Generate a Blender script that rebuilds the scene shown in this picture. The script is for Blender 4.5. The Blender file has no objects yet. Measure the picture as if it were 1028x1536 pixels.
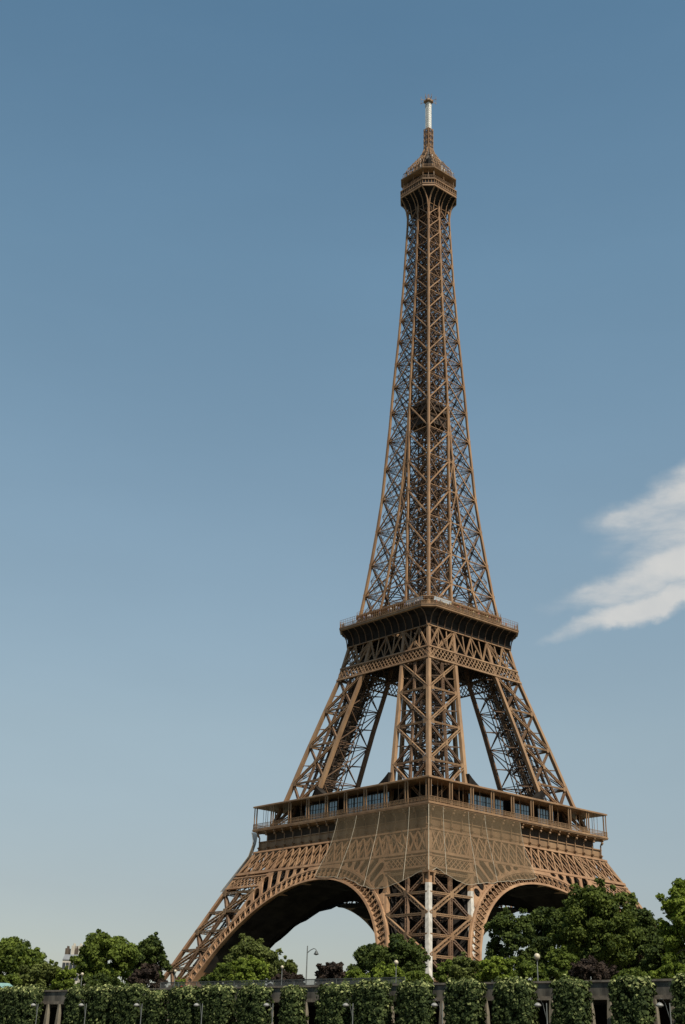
import bpy, math, random
import numpy as np
from mathutils import Matrix, Vector
random.seed(7)
S = bpy.context.scene
COL = S.collection

# ------------------------------------------------------------------ camera
CAM = Vector((0.0, -387.4, -3.0))
YAW, PITCH, ROLL, FPX = -0.074036, 0.484355, -0.034209, 1968.59
PX, PY = 514.0, 768.0 - 195.078          # principal point in 1028 x 1536 photo pixels


def _axes():
    c, s = math.cos(YAW), math.sin(YAW)
    A = np.array([[c, -s, 0], [s, c, 0], [0, 0, 1.0]])
    c, s = math.cos(PITCH), math.sin(PITCH)
    B = np.array([[1, 0, 0], [0, c, s], [0, -s, c]])
    c, s = math.cos(ROLL), math.sin(ROLL)
    R = np.array([[c, 0, -s], [0, 1, 0], [s, 0, c]])
    return R @ B @ A


AX = _axes()                              # rows: right, forward, up
cd = bpy.data.cameras.new("camera")
cam = bpy.data.objects.new("camera", cd)
COL.objects.link(cam)
m = Matrix.Identity(4)
for i in range(3):
    m[i][0] = AX[0][i]
    m[i][1] = AX[2][i]
    m[i][2] = -AX[1][i]
    m[i][3] = CAM[i]
cam.matrix_world = m
cd.sensor_fit = 'HORIZONTAL'
cd.sensor_width = 36
cd.lens = 36 * FPX / 1028
cd.shift_y = -195.078 / 1028
cd.clip_start = 1
cd.clip_end = 30000
S.camera = cam


def ray(x, y):
    d = AX[0] * ((x - PX) / FPX) + AX[1] + AX[2] * ((PY - y) / FPX)
    return d


def at(x, y, dist):
    """world point seen at photo pixel (x, y), 'dist' metres in front of the camera (along +Y)"""
    d = ray(x, y)
    return Vector(np.array(CAM) + d * (dist / d[1]))


def at_ground(x, dist, z=0.0):
    """point at height z under photo column x, 'dist' metres away"""
    lo, hi = 1000.0, 2200.0
    for _ in range(40):
        mid = (lo + hi) / 2
        if at(x, mid, dist).z > z:
            lo = mid
        else:
            hi = mid
    return at(x, lo, dist)


# ------------------------------------------------------------------ light
SUN_AZ = math.radians(34)     # to the right of the direction tower -> camera
SUN_EL = math.radians(54)
sd = Vector((math.sin(SUN_AZ) * math.cos(SUN_EL), -math.cos(SUN_AZ) * math.cos(SUN_EL), math.sin(SUN_EL)))
sl = bpy.data.lights.new("sun", 'SUN')
sl.energy = 5.0
sl.angle = math.radians(0.55)
sl.color = (1.0, 0.93, 0.80)
so = bpy.data.objects.new("sun", sl)
so.rotation_euler = sd.to_track_quat('Z', 'Y').to_euler()
so.location = (80, -200, 300)
COL.objects.link(so)


class NT:
    """tiny node-graph helper"""
    def __init__(s, nt):
        s.t = nt
        nt.nodes.clear()

    def n(s, typ, ins=None, **kw):
        nd = s.t.nodes.new(typ)
        for k, v in kw.items():
            setattr(nd, k, v)
        for k, v in (ins or {}).items():
            sock = nd.inputs[k]
            if isinstance(v, bpy.types.NodeSocket):
                s.t.links.new(v, sock)
            else:
                sock.default_value = v
        return nd

    def math(s, op, a, b=0.0, clamp=False):
        return s.n('ShaderNodeMath', {0: a, 1: b}, operation=op, use_clamp=clamp).outputs[0]

    def mix(s, f, a, b):
        nd = s.n('ShaderNodeMix', None, data_type='RGBA')
        for k, v in ((0, f), (6, a), (7, b)):
            if isinstance(v, bpy.types.NodeSocket):
                s.t.links.new(v, nd.inputs[k])
            else:
                nd.inputs[k].default_value = v
        return nd.outputs[2]

    def ramp(s, f, pts):
        nd = s.n('ShaderNodeValToRGB', {0: f})
        el = nd.color_ramp.elements
        while len(el) < len(pts):
            el.new(0.5)
        for e, (p, c) in zip(el, pts):
            e.position = p
            e.color = c if len(c) == 4 else (*c, 1)
        return nd.outputs[0]


world = bpy.data.worlds.new("World")
S.world = world
world.use_nodes = True
W = NT(world.node_tree)
sky = W.n('ShaderNodeTexSky', None, sky_type='NISHITA', sun_disc=False, sun_elevation=SUN_EL)
sky.sun_rotation = math.atan2(sd.x, sd.y)
sky.altitude = 50
sky.air_density = 1.0
sky.dust_density = 1.0
sky.ozone_density = 1.6
hs = W.n('ShaderNodeHueSaturation', {'Hue': 0.492, 'Saturation': 0.80, 'Value': 1.0, 'Color': sky.outputs[0]}).outputs[0]
tc = W.n('ShaderNodeTexCoord')
sep = W.n('ShaderNodeSeparateXYZ', {0: tc.outputs['Generated']})
ELEV = [Vector(ray(514, y)).normalized().z for y in (1350, 1100, 800, 400, 30)]
TINT = [(0.9, 0.826, 0.769), (1.091, 1.057, 0.939), (1.116, 1.211, 1.127), (1.03, 1.309, 1.293), (0.809, 1.156, 1.22)]
tint = W.ramp(sep.outputs[2], [(e, tuple(c / 2 for c in t)) for e, t in zip(ELEV, TINT)])
tint = W.n('ShaderNodeVectorMath', {0: tint, 'Scale': 2.0}, operation='SCALE').outputs[0]
hs = W.n('ShaderNodeVectorMath', {0: hs, 1: tint}, operation='MULTIPLY').outputs[0]
hz_ = W.n('ShaderNodeMapping', {'Vector': tc.outputs['Generated'], 'Scale': (1, 1, 3.0)}).outputs[0]
hzn = W.n('ShaderNodeTexNoise', {'Vector': hz_, 'Scale': 3.2, 'Detail': 7.0, 'Roughness': 0.55})
hzf = W.n('ShaderNodeMapRange', {0: hzn.outputs[0], 1: 0.30, 2: 0.72, 3: 0.975, 4: 1.035}).outputs[0]
hs = W.n('ShaderNodeVectorMath', {0: hs, 'Scale': hzf}, operation='SCALE').outputs[0]
cc = Vector(ray(985, 830)).normalized()               # direction in which the cloud floats
e1 = Vector((0, 0, 1)).cross(-cc).normalized()
e2 = (-e1).cross(cc).normalized()
if e2.z < 0:
    e2 = -e2
if e1.x < 0:
    e1 = -e1
dv = tc.outputs['Generated']


def dot(v):
    return W.n('ShaderNodeVectorMath', {0: dv, 1: tuple(v)}, operation='DOT_PRODUCT').outputs['Value']


d3 = dot(cc)
ca = W.math('DIVIDE', dot(e1), W.math('MAXIMUM', d3, 0.05))
cb = W.math('DIVIDE', dot(e2), W.math('MAXIMUM', d3, 0.05))
ab = W.n('ShaderNodeCombineXYZ', {0: ca, 1: cb, 2: 0.0}).outputs[0]
mp = W.n('ShaderNodeMapping', {'Vector': ab, 'Rotation': (0, 0, math.radians(-22)), 'Scale': (1, 3.4, 1)}).outputs[0]
nz = W.n('ShaderNodeTexNoise', {'Vector': mp, 'Scale': 17.0, 'Detail': 10.0, 'Roughness': 0.58, 'Distortion': 0.25})
nz2 = W.n('ShaderNodeTexNoise', {'Vector': ab, 'Scale': 34.0, 'Detail': 5.0, 'Roughness': 0.55})
wob = W.n('ShaderNodeVectorMath', {0: nz2.outputs['Color'], 1: (0.5, 0.5, 0.5)}, operation='SUBTRACT').outputs[0]
wob = W.n('ShaderNodeVectorMath', {0: wob, 'Scale': 0.022}, operation='SCALE').outputs[0]
abw = W.n('ShaderNodeVectorMath', {0: ab, 1: wob}, operation='ADD').outputs[0]


def lobe(px, py, rx, ry, ang):
    d = Vector(ray(px, py)).normalized()
    a, b = d.dot(e1) / d.dot(cc), d.dot(e2) / d.dot(cc)
    sh = W.n('ShaderNodeVectorMath', {0: abw, 1: (a, b, 0)}, operation='SUBTRACT').outputs[0]
    r = W.n('ShaderNodeVectorRotate', {'Vector': sh, 'Angle': math.radians(-ang)}, rotation_type='Z_AXIS').outputs[0]
    k = 0.93 / FPX
    q = W.n('ShaderNodeVectorMath', {0: r, 1: (1 / (rx * k), 1 / (ry * k), 0)}, operation='MULTIPLY').outputs[0]
    ln = W.n('ShaderNodeVectorMath', {0: q}, operation='LENGTH').outputs['Value']
    return W.math('MAXIMUM', W.math('SUBTRACT', 1.0, ln), 0.0)


l1 = lobe(1065, 722, 225, 58, 29)
l2 = lobe(1060, 822, 250, 62, 25)
l3 = lobe(985, 908, 205, 24, 14)
l4 = lobe(880, 890, 95, 24, 16)
l5 = lobe(925, 775, 75, 24, 12)
sm = W.math('ADD', W.math('ADD', W.math('MULTIPLY', l1, 1.25), W.math('MULTIPLY', l2, 1.5)), W.math('ADD', W.math('MULTIPLY', l3, 1.5), W.math('ADD', W.math('MULTIPLY', l4, .6), W.math('MULTIPLY', l5, .55))))
fz = W.math('MULTIPLY', W.math('SUBTRACT', nz.outputs[0], 0.5), 2.3)
cl = W.math('ADD', W.math('MULTIPLY', sm, 1.05), W.math('MULTIPLY', fz, W.math('ADD', W.math('MINIMUM', sm, 0.6), 0.10)))
cl = W.n('ShaderNodeMapRange', {0: cl, 1: 0.0, 2: 1.2, 3: 0.0, 4: 0.86}, interpolation_type='SMOOTHSTEP').outputs[0]
shade = W.mix(nz2.outputs[0], (5.5, 5.6, 5.6, 1), (7.2, 6.95, 6.5, 1))
skyc = W.mix(cl, hs, shade)
bg = W.n('ShaderNodeBackground', {'Color': skyc, 'Strength': 0.070})
wo = W.n('ShaderNodeOutputWorld', {0: bg.outputs[0]})

S.view_settings.view_transform = 'Standard'
S.view_settings.look = 'None'
S.view_settings.exposure = 0.585
S.view_settings.gamma = 1.0
S.render.engine = 'CYCLES'
S.cycles.max_bounces = 6
S.cycles.diffuse_bounces = 2
S.cycles.transparent_max_bounces = 24


# ------------------------------------------------------------------ materials
ALB = 0.70       # overall reflectance scale of the painted and mineral surfaces


def mat(name, c1, c2=None, rough=0.6, scale=0.5, bump=0.0, metal=0.0, coord='Object', stretch=(1, 1, 1), detail=6.0, lo=0.35, hi=0.65, spec=0.3):
    m_ = bpy.data.materials.new(name)
    m_.use_nodes = True
    g = NT(m_.node_tree)
    tcn = g.n('ShaderNodeTexCoord').outputs[coord]
    mpn = g.n('ShaderNodeMapping', {'Vector': tcn, 'Scale': stretch}).outputs[0]
    no = g.n('ShaderNodeTexNoise', {'Vector': mpn, 'Scale': scale, 'Detail': detail, 'Roughness': 0.6})
    c2 = c2 or tuple(x * 0.75 for x in c1)
    c1, c2 = tuple(x * ALB for x in c1), tuple(x * ALB for x in c2)
    col = g.ramp(no.outputs[0], [(lo, c2), (hi, c1)])
    if name.startswith('iron'):
        pn = g.n('ShaderNodeTexNoise', {'Vector': tcn, 'Scale': 0.06, 'Detail': 4.0, 'Roughness': 0.6})
        rn = g.n('ShaderNodeTexNoise', {'Vector': tcn, 'Scale': 1.3, 'Detail': 5.0, 'Roughness': 0.7})
        col = g.mix(g.ramp(pn.outputs[0], [(.38, (0, 0, 0)), (.62, (.55, .55, .55))]), col, (c1[0] * .62, c1[1] * .54, c1[2] * .50, 1))
        col = g.mix(g.ramp(rn.outputs[0], [(.60, (0, 0, 0)), (.72, (.6, .6, .6))]), col, (c1[0] * .72, c1[1] * .42, c1[2] * .26, 1))
    ins = {'Base Color': col, 'Roughness': rough, 'Metallic': metal, 'Specular IOR Level': spec}
    if bump:
        ins['Normal'] = g.n('ShaderNodeBump', {'Height': no.outputs[0], 'Strength': bump, 'Distance': 0.1}).outputs[0]
    b = g.n('ShaderNodeBsdfPrincipled', ins)
    g.n('ShaderNodeOutputMaterial', {0: b.outputs[0]})
    return m_


def leafmat(name, dark, light, tip=None, trans=0.25):
    m_ = bpy.data.materials.new(name)
    m_.use_nodes = True
    g = NT(m_.node_tree)
    at_ = g.n('ShaderNodeAttribute', None, attribute_name='tint')
    geo = g.n('ShaderNodeNewGeometry')
    f = g.math('ADD', g.math('MULTIPLY', geo.outputs['Random Per Island'], 0.55), g.math('MULTIPLY', at_.outputs['Fac'], 0.45))
    dark, light = tuple(x * .95 for x in dark), tuple(x * .80 for x in light)
    tip = tip and tuple(x * 1.1 for x in tip)
    pts = [(0.12, dark), (0.80, light)]
    if tip:
        pts = [(0.1, dark), (0.62, light), (0.86, tip)]
    col = g.ramp(f, pts)
    d = g.n('ShaderNodeBsdfPrincipled', {'Base Color': col, 'Roughness': 0.8, 'Specular IOR Level': 0.12})
    tr = g.n('ShaderNodeBsdfTranslucent', {'Color': g.mix(0.5, col, (light[0] * 1.5, light[1] * 1.6, light[2] * .6, 1))})
    mx = g.n('ShaderNodeMixShader', {0: trans, 1: d.outputs[0], 2: tr.outputs[0]})
    g.n('ShaderNodeOutputMaterial', {0: mx.outputs[0]})
    return m_


def netmat(name, col, alpha):
    m_ = bpy.data.materials.new(name)
    m_.use_nodes = True
    g = NT(m_.node_tree)
    tcn = g.n('ShaderNodeTexCoord').outputs['Object']
    no = g.n('ShaderNodeTexNoise', {'Vector': tcn, 'Scale': 0.35, 'Detail': 4.0})
    wv = g.n('ShaderNodeTexNoise', {'Vector': tcn, 'Scale': 9.0, 'Detail': 2.0})
    a = g.math('ADD', g.math('MULTIPLY', no.outputs[0], 0.30), alpha - 0.15)
    a = g.math('ADD', a, g.math('MULTIPLY', g.math('SUBTRACT', wv.outputs[0], 0.5), 0.35), clamp=True)
    tr = g.n('ShaderNodeBsdfTransparent')
    d = g.n('ShaderNodeBsdfDiffuse', {'Color': (*col, 1)})
    t2 = g.n('ShaderNodeBsdfTranslucent', {'Color': (*col, 1)})
    dm = g.n('ShaderNodeMixShader', {0: 0.2, 1: d.outputs[0], 2: t2.outputs[0]})
    mx = g.n('ShaderNodeMixShader', {0: a, 1: tr.outputs[0], 2: dm.outputs[0]})
    g.n('ShaderNodeOutputMaterial', {0: mx.outputs[0]})
    return m_


M = {}
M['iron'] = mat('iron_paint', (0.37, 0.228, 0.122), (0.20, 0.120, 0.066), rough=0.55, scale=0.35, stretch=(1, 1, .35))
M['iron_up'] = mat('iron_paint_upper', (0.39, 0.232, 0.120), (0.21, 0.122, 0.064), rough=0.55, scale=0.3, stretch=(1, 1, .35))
M['iron_mid'] = mat('iron_paint_shaded', (0.20, 0.118, 0.066), (0.10, 0.058, 0.034), rough=0.65, scale=0.5)  # darker copy of the iron paint; shade of inner members is in its colour
M['iron_dark'] = mat('iron_paint_dark_shade', (0.085, 0.058, 0.038), (0.045, 0.03, 0.02), rough=0.7, scale=0.4)  # dark iron, with the shade of recesses and interiors put into the colour
M['primer'] = mat('iron_primer_orange', (0.385, 0.225, 0.120), (0.23, 0.127, 0.066), rough=0.6, scale=0.4)
M['white'] = mat('white_primer', (0.53, 0.49, 0.43), (0.30, 0.27, 0.23), rough=0.6, scale=0.9, stretch=(1, 1, .4))
M['mast'] = mat('mast_white', (0.82, 0.80, 0.74), (0.66, 0.63, 0.57), rough=0.5, scale=2)
M['black'] = mat('dark_net_and_shade', (0.035, 0.030, 0.026), (0.014, 0.012, 0.011), rough=0.95, scale=0.3, spec=0.05)  # black of the nets, and shade put into cornices and backings
M['glass'] = mat('pavilion_glass', (0.30, 0.37, 0.40), (0.22, 0.28, 0.31), rough=0.08, scale=0.3, metal=0.75)
M['conc'] = mat('stained_concrete', (0.17, 0.15, 0.12), (0.05, 0.045, 0.037), rough=0.9, scale=1.0, stretch=(1, 1, .3), bump=0.4, lo=.36, hi=.6)
M['pier'] = mat('pale_concrete', (0.24, 0.205, 0.15), (0.11, 0.095, 0.07), rough=0.9, scale=1.2, stretch=(1, 1, .5), bump=0.3)
M['cap'] = mat('coping_stone', (0.24, 0.20, 0.155), (0.12, 0.10, 0.08), rough=0.9, scale=1.5, bump=.3)
M['ground'] = mat('ground_earth', (0.16, 0.15, 0.11), (0.09, 0.10, 0.06), rough=0.95, scale=0.08)
M['quay'] = mat('quay_paving', (0.25, 0.23, 0.20), (0.17, 0.155, 0.135), rough=0.9, scale=0.8)
M['water'] = mat('river_water', (0.05, 0.065, 0.05), (0.035, 0.05, 0.04), rough=0.08, scale=0.4, bump=0.6, spec=.5)
M['bark'] = mat('bark', (0.12, 0.09, 0.065), (0.06, 0.045, 0.033), rough=0.95, scale=2, stretch=(1, 1, .3), bump=.6)
M['lampmetal'] = mat('lamp_post_paint', (0.085, 0.09, 0.085), (0.05, 0.055, 0.05), rough=0.5, scale=2)
M['globe'] = mat('globe_opal', (0.56, 0.48, 0.35), (0.42, 0.36, 0.26), rough=0.35, scale=2)
M['dish'] = mat('lamp_dish', (0.30, 0.29, 0.27), (0.20, 0.195, 0.18), rough=0.45, scale=3)
M['facade'] = mat('limestone_facade', (0.55, 0.50, 0.42), (0.42, 0.38, 0.31), rough=0.9, scale=0.3)
M['zinc'] = mat('zinc_roof', (0.22, 0.23, 0.24), (0.15, 0.155, 0.165), rough=0.5, scale=0.5)
M['window'] = mat('window_dark', (0.06, 0.07, 0.08), (0.03, 0.035, 0.04), rough=0.15, scale=0.5)
M['teal'] = mat('teal_canvas', (0.22, 0.36, 0.33), (0.14, 0.24, 0.22), rough=0.8, scale=1.5)
M['red'] = mat('red_paint', (0.5, 0.08, 0.05), (0.38, 0.06, 0.04), rough=0.6, scale=2)
M['net'] = netmat('net_brown', (0.15, 0.108, 0.066), 0.43)
M['netgrey'] = netmat('net_grey', (0.15, 0.125, 0.095), 0.75)
M['netfine'] = netmat('net_fine', (0.26, 0.21, 0.16), 0.42)
M['mesh'] = netmat('guard_mesh', (0.30, 0.20, 0.12), 0.30)
M['rope'] = mat('net_rope', (0.40, 0.345, 0.26), (0.28, 0.24, 0.18), rough=.8, scale=2)
M['fence'] = netmat('fence_mesh', (0.12, 0.125, 0.12), 0.5)
M['screen'] = mat('glass_screen', (0.60, 0.66, 0.70), (0.42, 0.47, 0.50), rough=0.25, scale=.5)
M['lf_mid'] = leafmat('leaf_mid', (0.024, 0.038, 0.008), (0.125, 0.160, 0.026))
M['lf_dark'] = leafmat('leaf_dark', (0.014, 0.024, 0.007), (0.072, 0.095, 0.020), trans=.2)
M['lf_light'] = leafmat('leaf_light', (0.04, 0.06, 0.010), (0.17, 0.215, 0.03), trans=.3)
M['lf_right'] = leafmat('leaf_deep', (0.018, 0.030, 0.007), (0.098, 0.122, 0.022), trans=.22)
M['lf_purple'] = leafmat('leaf_purple', (0.012, 0.009, 0.008), (0.046, 0.031, 0.022), trans=.1)
M['lf_olive'] = leafmat('leaf_olive', (0.035, 0.045, 0.012), (0.13, 0.15, 0.04), trans=.25)
M['lf_hedge'] = leafmat('leaf_hedge', (0.009, 0.016, 0.005), (0.058, 0.078, 0.022), (0.22, 0.23, 0.09), trans=.12)


# ------------------------------------------------------------------ mesh helpers
class MB:
    def __init__(s):
        s.v = []
        s.f = []
        s.r = random.Random(3)

    def quadstrip(s, rings, close=True, cap0=False, cap1=False):
        b = len(s.v)
        n = len(rings[0])
        for r in rings:
            s.v.extend([tuple(p) for p in r])
        for i in range(len(rings) - 1):
            for j in range(n if close else n - 1):
                k = (j + 1) % n
                s.f.append((b + i * n + j, b + i * n + k, b + (i + 1) * n + k, b + (i + 1) * n + j))
        if cap0:
            s.f.append(tuple(b + j for j in range(n))[::-1])
        if cap1:
            o = b + (len(rings) - 1) * n
            s.f.append(tuple(o + j for j in range(n)))
        return s

    def box(s, a, b):
        x0, y0, z0 = a
        x1, y1, z1 = b
        s.quadstrip([[(x0, y0, z0), (x1, y0, z0), (x1, y1, z0), (x0, y1, z0)],
                     [(x0, y0, z1), (x1, y0, z1), (x1, y1, z1), (x0, y1, z1)]], cap0=True, cap1=True)
        return s

    def beam(s, a, b, w, d, n=(0, 0, 1), jit=0.02):
        """box beam a->b: w across in the plane whose normal is n, d deep along n"""
        a = Vector(a)
        b = Vector(b)
        t = b - a
        if t.length < 1e-4:
            return s
        t.normalize()
        n = Vector(n)
        n = n - t * n.dot(t)
        if n.length < 1e-3:
            n = Vector((1, 0.3, 0)) - t * t.dot(Vector((1, 0.3, 0)))
        n.normalize()
        u = t.cross(n)
        o = n * s.r.uniform(-jit, jit)
        c = [u * (w / 2) + n * (d / 2), -u * (w / 2) + n * (d / 2), -u * (w / 2) - n * (d / 2), u * (w / 2) - n * (d / 2)]
        s.quadstrip([[a + o + q for q in c], [b + o + q for q in c]], cap0=True, cap1=True)
        return s

    def laced(s, a, b, w, d, n, ch=0.2, lace=0.09, pitch=1.0):
        """box girder: four corner chords with zigzag lacing on the front and back"""
        a = Vector(a)
        b = Vector(b)
        t = b - a
        L = t.length
        t.normalize()
        n = Vector(n)
        n = (n - t * n.dot(t)).normalized()
        u = t.cross(n)
        for sg in (-1, 1):
            s.beam(a + u * (sg * (w - ch) / 2), b + u * (sg * (w - ch) / 2), ch, d, n)
        k = max(2, int(L / (w * pitch)))
        for dd in (d / 2 - .03, -d / 2 + .03):
            for i in range(k):
                p = a + t * (L * i / k) + u * ((w - ch) / 2 * (1 if i % 2 else -1)) + n * dd
                q = a + t * (L * (i + 1) / k) + u * ((w - ch) / 2 * (-1 if i % 2 else 1)) + n * dd
                s.beam(p, q, lace, 0.05, n, .008)
        return s

    def tube(s, pts, rads, n=8, cap=True):
        rings = []
        for i, p in enumerate(pts):
            p = Vector(p)
            a = Vector(pts[max(i - 1, 0)])
            b = Vector(pts[min(i + 1, len(pts) - 1)])
            t = (b - a).normalized()
            x = t.orthogonal().normalized() if abs(t.z) < .9 else (Vector((1, 0, 0)) - t * t.x).normalized()
            y = t.cross(x)
            r = rads[i] if hasattr(rads, '__len__') else rads
            rings.append([p + x * (r * math.cos(2 * math.pi * k / n)) + y * (r * math.sin(2 * math.pi * k / n)) for k in range(n)])
        s.quadstrip(rings, cap0=cap, cap1=cap)
        return s

    def lathe(s, c, prof, n=16):
        s.quadstrip([[(c[0] + r * math.cos(2 * math.pi * k / n), c[1] + r * math.sin(2 * math.pi * k / n), c[2] + z) for k in range(n)] for r, z in prof], cap0=True, cap1=True)
        return s

    def build(s, name, mt, parent=None, smooth=False, loc=None):
        me = bpy.data.meshes.new(name)
        me.from_pydata([tuple(q) for q in s.v], [], s.f)
        me.materials.append(mt if not isinstance(mt, str) else M[mt])
        if smooth:
            me.polygons.foreach_set('use_smooth', [True] * len(me.polygons))
        me.update()
        o = bpy.data.objects.new(name, me)
        COL.objects.link(o)
        if parent is not None:
            o.parent = parent
        if loc is not None:
            o.location = loc
        return o


def tag(o, label=None, cat=None, group=None, kind=None):
    if label:
        o['label'] = label
    if cat:
        o['category'] = cat
    if group:
        o['group'] = group
    if kind:
        o['kind'] = kind
    return o


def empty(name, loc=(0, 0, 0), rz=0, parent=None):
    o = bpy.data.objects.new(name, None)
    o.location = loc
    o.rotation_euler = (0, 0, rz)
    o.empty_display_size = 1
    COL.objects.link(o)
    if parent is not None:
        o.parent = parent
    return o


def copy_tree(o, parent=None):
    c = o.copy()
    COL.objects.link(c)
    c.parent = parent
    for ch in [x for x in bpy.data.objects if x.parent == o]:
        copy_tree(ch, c)
    return c


# ================================================================== SETTING
WALL_D = 84.0
A1 = at(1028, 1468, WALL_D)
ZT = A1.z                                       # top of the wall
lo, hi = 84.0, 300.0
for _ in range(40):
    mid = (lo + hi) / 2
    if at(0, 1487, mid).z < ZT:
        lo = mid
    else:
        hi = mid
A0 = at(0, 1487, lo)
WD = Vector((A1.x - A0.x, A1.y - A0.y, 0)).normalized()    # along the wall, to the right
WN = Vector((WD.y, -WD.x, 0))                               # outwards, to the river
if WN.y > 0:
    WN = -WN
A0 = Vector((A0.x, A0.y, 0))


def wall_t(x, off=0.0, y=1500):
    """distance along the wall of photo column x, on the plane 'off' metres in front of the wall"""
    d = ray(x, y)
    c = A0 + WN * off - Vector((CAM.x, CAM.y, 0))
    # c + WD*t = d*k
    det = WD.x * (-d[1]) - (-d[0]) * WD.y
    t = (-c.x * (-d[1]) - (-d[0]) * (-c.y)) / det
    return t


def wp(t, off, z):
    p = A0 + WD * t + WN * off
    return Vector((p.x, p.y, z))


TL = (Vector((A1.x, A1.y, 0)) - A0).length
Z_TERR = ZT - 0.5
Z_QUAY = -5.0
Z_WAT = -6.6
T0, T1 = -90.0, TL + 60.0

g = MB()
R = 9000
nn = 60
g.quadstrip([[wp(-R, -14, 0), wp(R, -14, 0)], [wp(-R, -R, 0), wp(R, -R, 0)]], close=False)
tag(g.build('ground', 'ground'), kind='structure')
g = MB()
g.quadstrip([[wp(-R, -0.2, Z_QUAY), wp(R, -.2, Z_QUAY)], [wp(-R, 9, Z_QUAY), wp(R, 9, Z_QUAY)], [wp(-R, 9, Z_WAT - 1.5), wp(R, 9, Z_WAT - 1.5)]], close=False)
tag(g.build('quay_pavement', 'quay'), kind='structure')
g = MB()
g.quadstrip([[wp(-R, 8.9, Z_WAT), wp(R, 8.9, Z_WAT)], [wp(-R, 1500, Z_WAT), wp(R, 1500, Z_WAT)]], close=False)
tag(g.build('river_water', 'water'), kind='structure')
g = MB()
# terrace behind the wall: slab carried over the dark covered way
rings = [[wp(T, -14, z), wp(T, -0.9, z)] for T, z in ((T0, Z_TERR), (T1, Z_TERR))]
g.quadstrip([[wp(T0, -0.9, Z_TERR), wp(T0, -14, Z_TERR), wp(T0, -14, Z_TERR - .5), wp(T0, -.9, Z_TERR - .5)],
             [wp(T1, -0.9, Z_TERR), wp(T1, -14, Z_TERR), wp(T1, -14, Z_TERR - .5), wp(T1, -.9, Z_TERR - .5)]], cap0=True, cap1=True)
g.quadstrip([[wp(T0, -7, Z_TERR - .5), wp(T0, -7.5, Z_TERR - .5), wp(T0, -7.5, Z_QUAY - .3), wp(T0, -7, Z_QUAY - .3)],
             [wp(T1, -7, Z_TERR - .5), wp(T1, -7.5, Z_TERR - .5), wp(T1, -7.5, Z_QUAY - .3), wp(T1, -7, Z_QUAY - .3)]], cap0=True, cap1=True)
g.quadstrip([[wp(T0, -14, Z_TERR), wp(T0, -14.4, Z_TERR), wp(T0, -14.4, -.3), wp(T0, -14, -.3)],
             [wp(T1, -14, Z_TERR), wp(T1, -14.4, Z_TERR), wp(T1, -14.4, -.3), wp(T1, -14, -.3)]], cap0=True, cap1=True)
g.quadstrip([[wp(T0, -.2, Z_QUAY - .004), wp(T0, -7, Z_QUAY - .004)], [wp(T1, -.2, Z_QUAY - .004), wp(T1, -7, Z_QUAY - .004)]], close=False)
tag(g.build('terrace_ground', 'conc'), kind='structure')

# quay wall: long beam on tapered piers
wall = tag(empty('quay_wall', wp(0, 0, Z_QUAY)), 'long stained concrete promenade wall on tapered piers above the river quay', 'wall')


def wlocal(p):
    return Vector(p) - wall.location


def wbox(mb, t0, t1, o0, o1, z0, z1):
    q = lambda t: [wlocal(wp(t, o0, z0)), wlocal(wp(t, o1, z0)), wlocal(wp(t, o1, z1)), wlocal(wp(t, o0, z1))]
    mb.quadstrip([q(t0), q(t1)], cap0=True, cap1=True)


b = MB()
BAY = 4.62
t = T0
k = 0
while t < T1:                                      # wall beam cast in lengths, with narrow joints
    wbox(b, t + .012, t + 2 * BAY - .012, -.9, 0, ZT - .86, ZT - .12)
    t += 2 * BAY
b.build('beam', 'conc', wall)
b = MB()
t = T0
while t < T1:
    wbox(b, t + .01, t + BAY - .01, -.95, 0.07, ZT - .12, ZT)
    t += BAY
b.build('coping', 'cap', wall)
b = MB()
wbox(b, T0, T1, -.9, 0.10, ZT - 1.08, ZT - .86)
b.build('cornice', 'cap', wall)


# ================================================================== TOWER
tower = tag(empty('iron_tower', (0, 0, 0), math.pi / 4), 'tall brown lattice iron tower on four arched legs, partly netted for painting', 'tower')
WT = [(0, 60.1), (20, 50.4), (40, 40.8), (51.2, 34.7), (57.6, 32.1), (66, 29.2), (80, 25.3), (93.1, 21.5), (100.8, 19.25), (110.7, 17.3), (120.6, 15.07), (126.5, 14.25), (137, 13.0), (148.5, 11.75), (158.6, 10.8), (170.2, 10.12), (184.7, 9.25), (196.3, 8.72), (219.2, 7.36), (239, 6.4), (264, 5.5), (277, 5.2)]
IT = [(0, 44.8), (20, 35.4), (30, 30.3), (40, 25.3), (57.6, 16.4), (70, 13.8), (85, 11.0), (100, 7.9), (116, 6.0), (127, 4.5), (137, 3.45), (147.6, 2.35), (158.5, 1.55), (169, .95), (180, 0.35), (186, 0.0)]


def fW(h):
    return float(np.interp(h, [a for a, _ in WT], [b_ for _, b_ in WT]))


def fI(h):
    return float(np.interp(h, [a for a, _ in IT], [b_ for _, b_ in IT]))


def fp(k, s, o, h):
    """face k: s along the face, o outwards, h up (tower frame)"""
    x, y = s, -o
    for _ in range(k % 4):
        x, y = -y, x
    return Vector((x, y, h))


def fn(k, tilt=0.0):
    return fp(k, 0, 1, tilt)


LOW = [0, 10.5, 20.5, 29.9, 40.0]
MID = [57.6, 70.0, 80.8, 91.1, 100.5]
UPP = [116.0, 126.6, 136.5, 147.6, 158.5, 169.0, 179.0, 189.3, 198.9, 207.6, 216.3, 224.7, 232.4, 239.3, 246.3, 252.8, 258.8, 264.5, 269.5]


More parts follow.
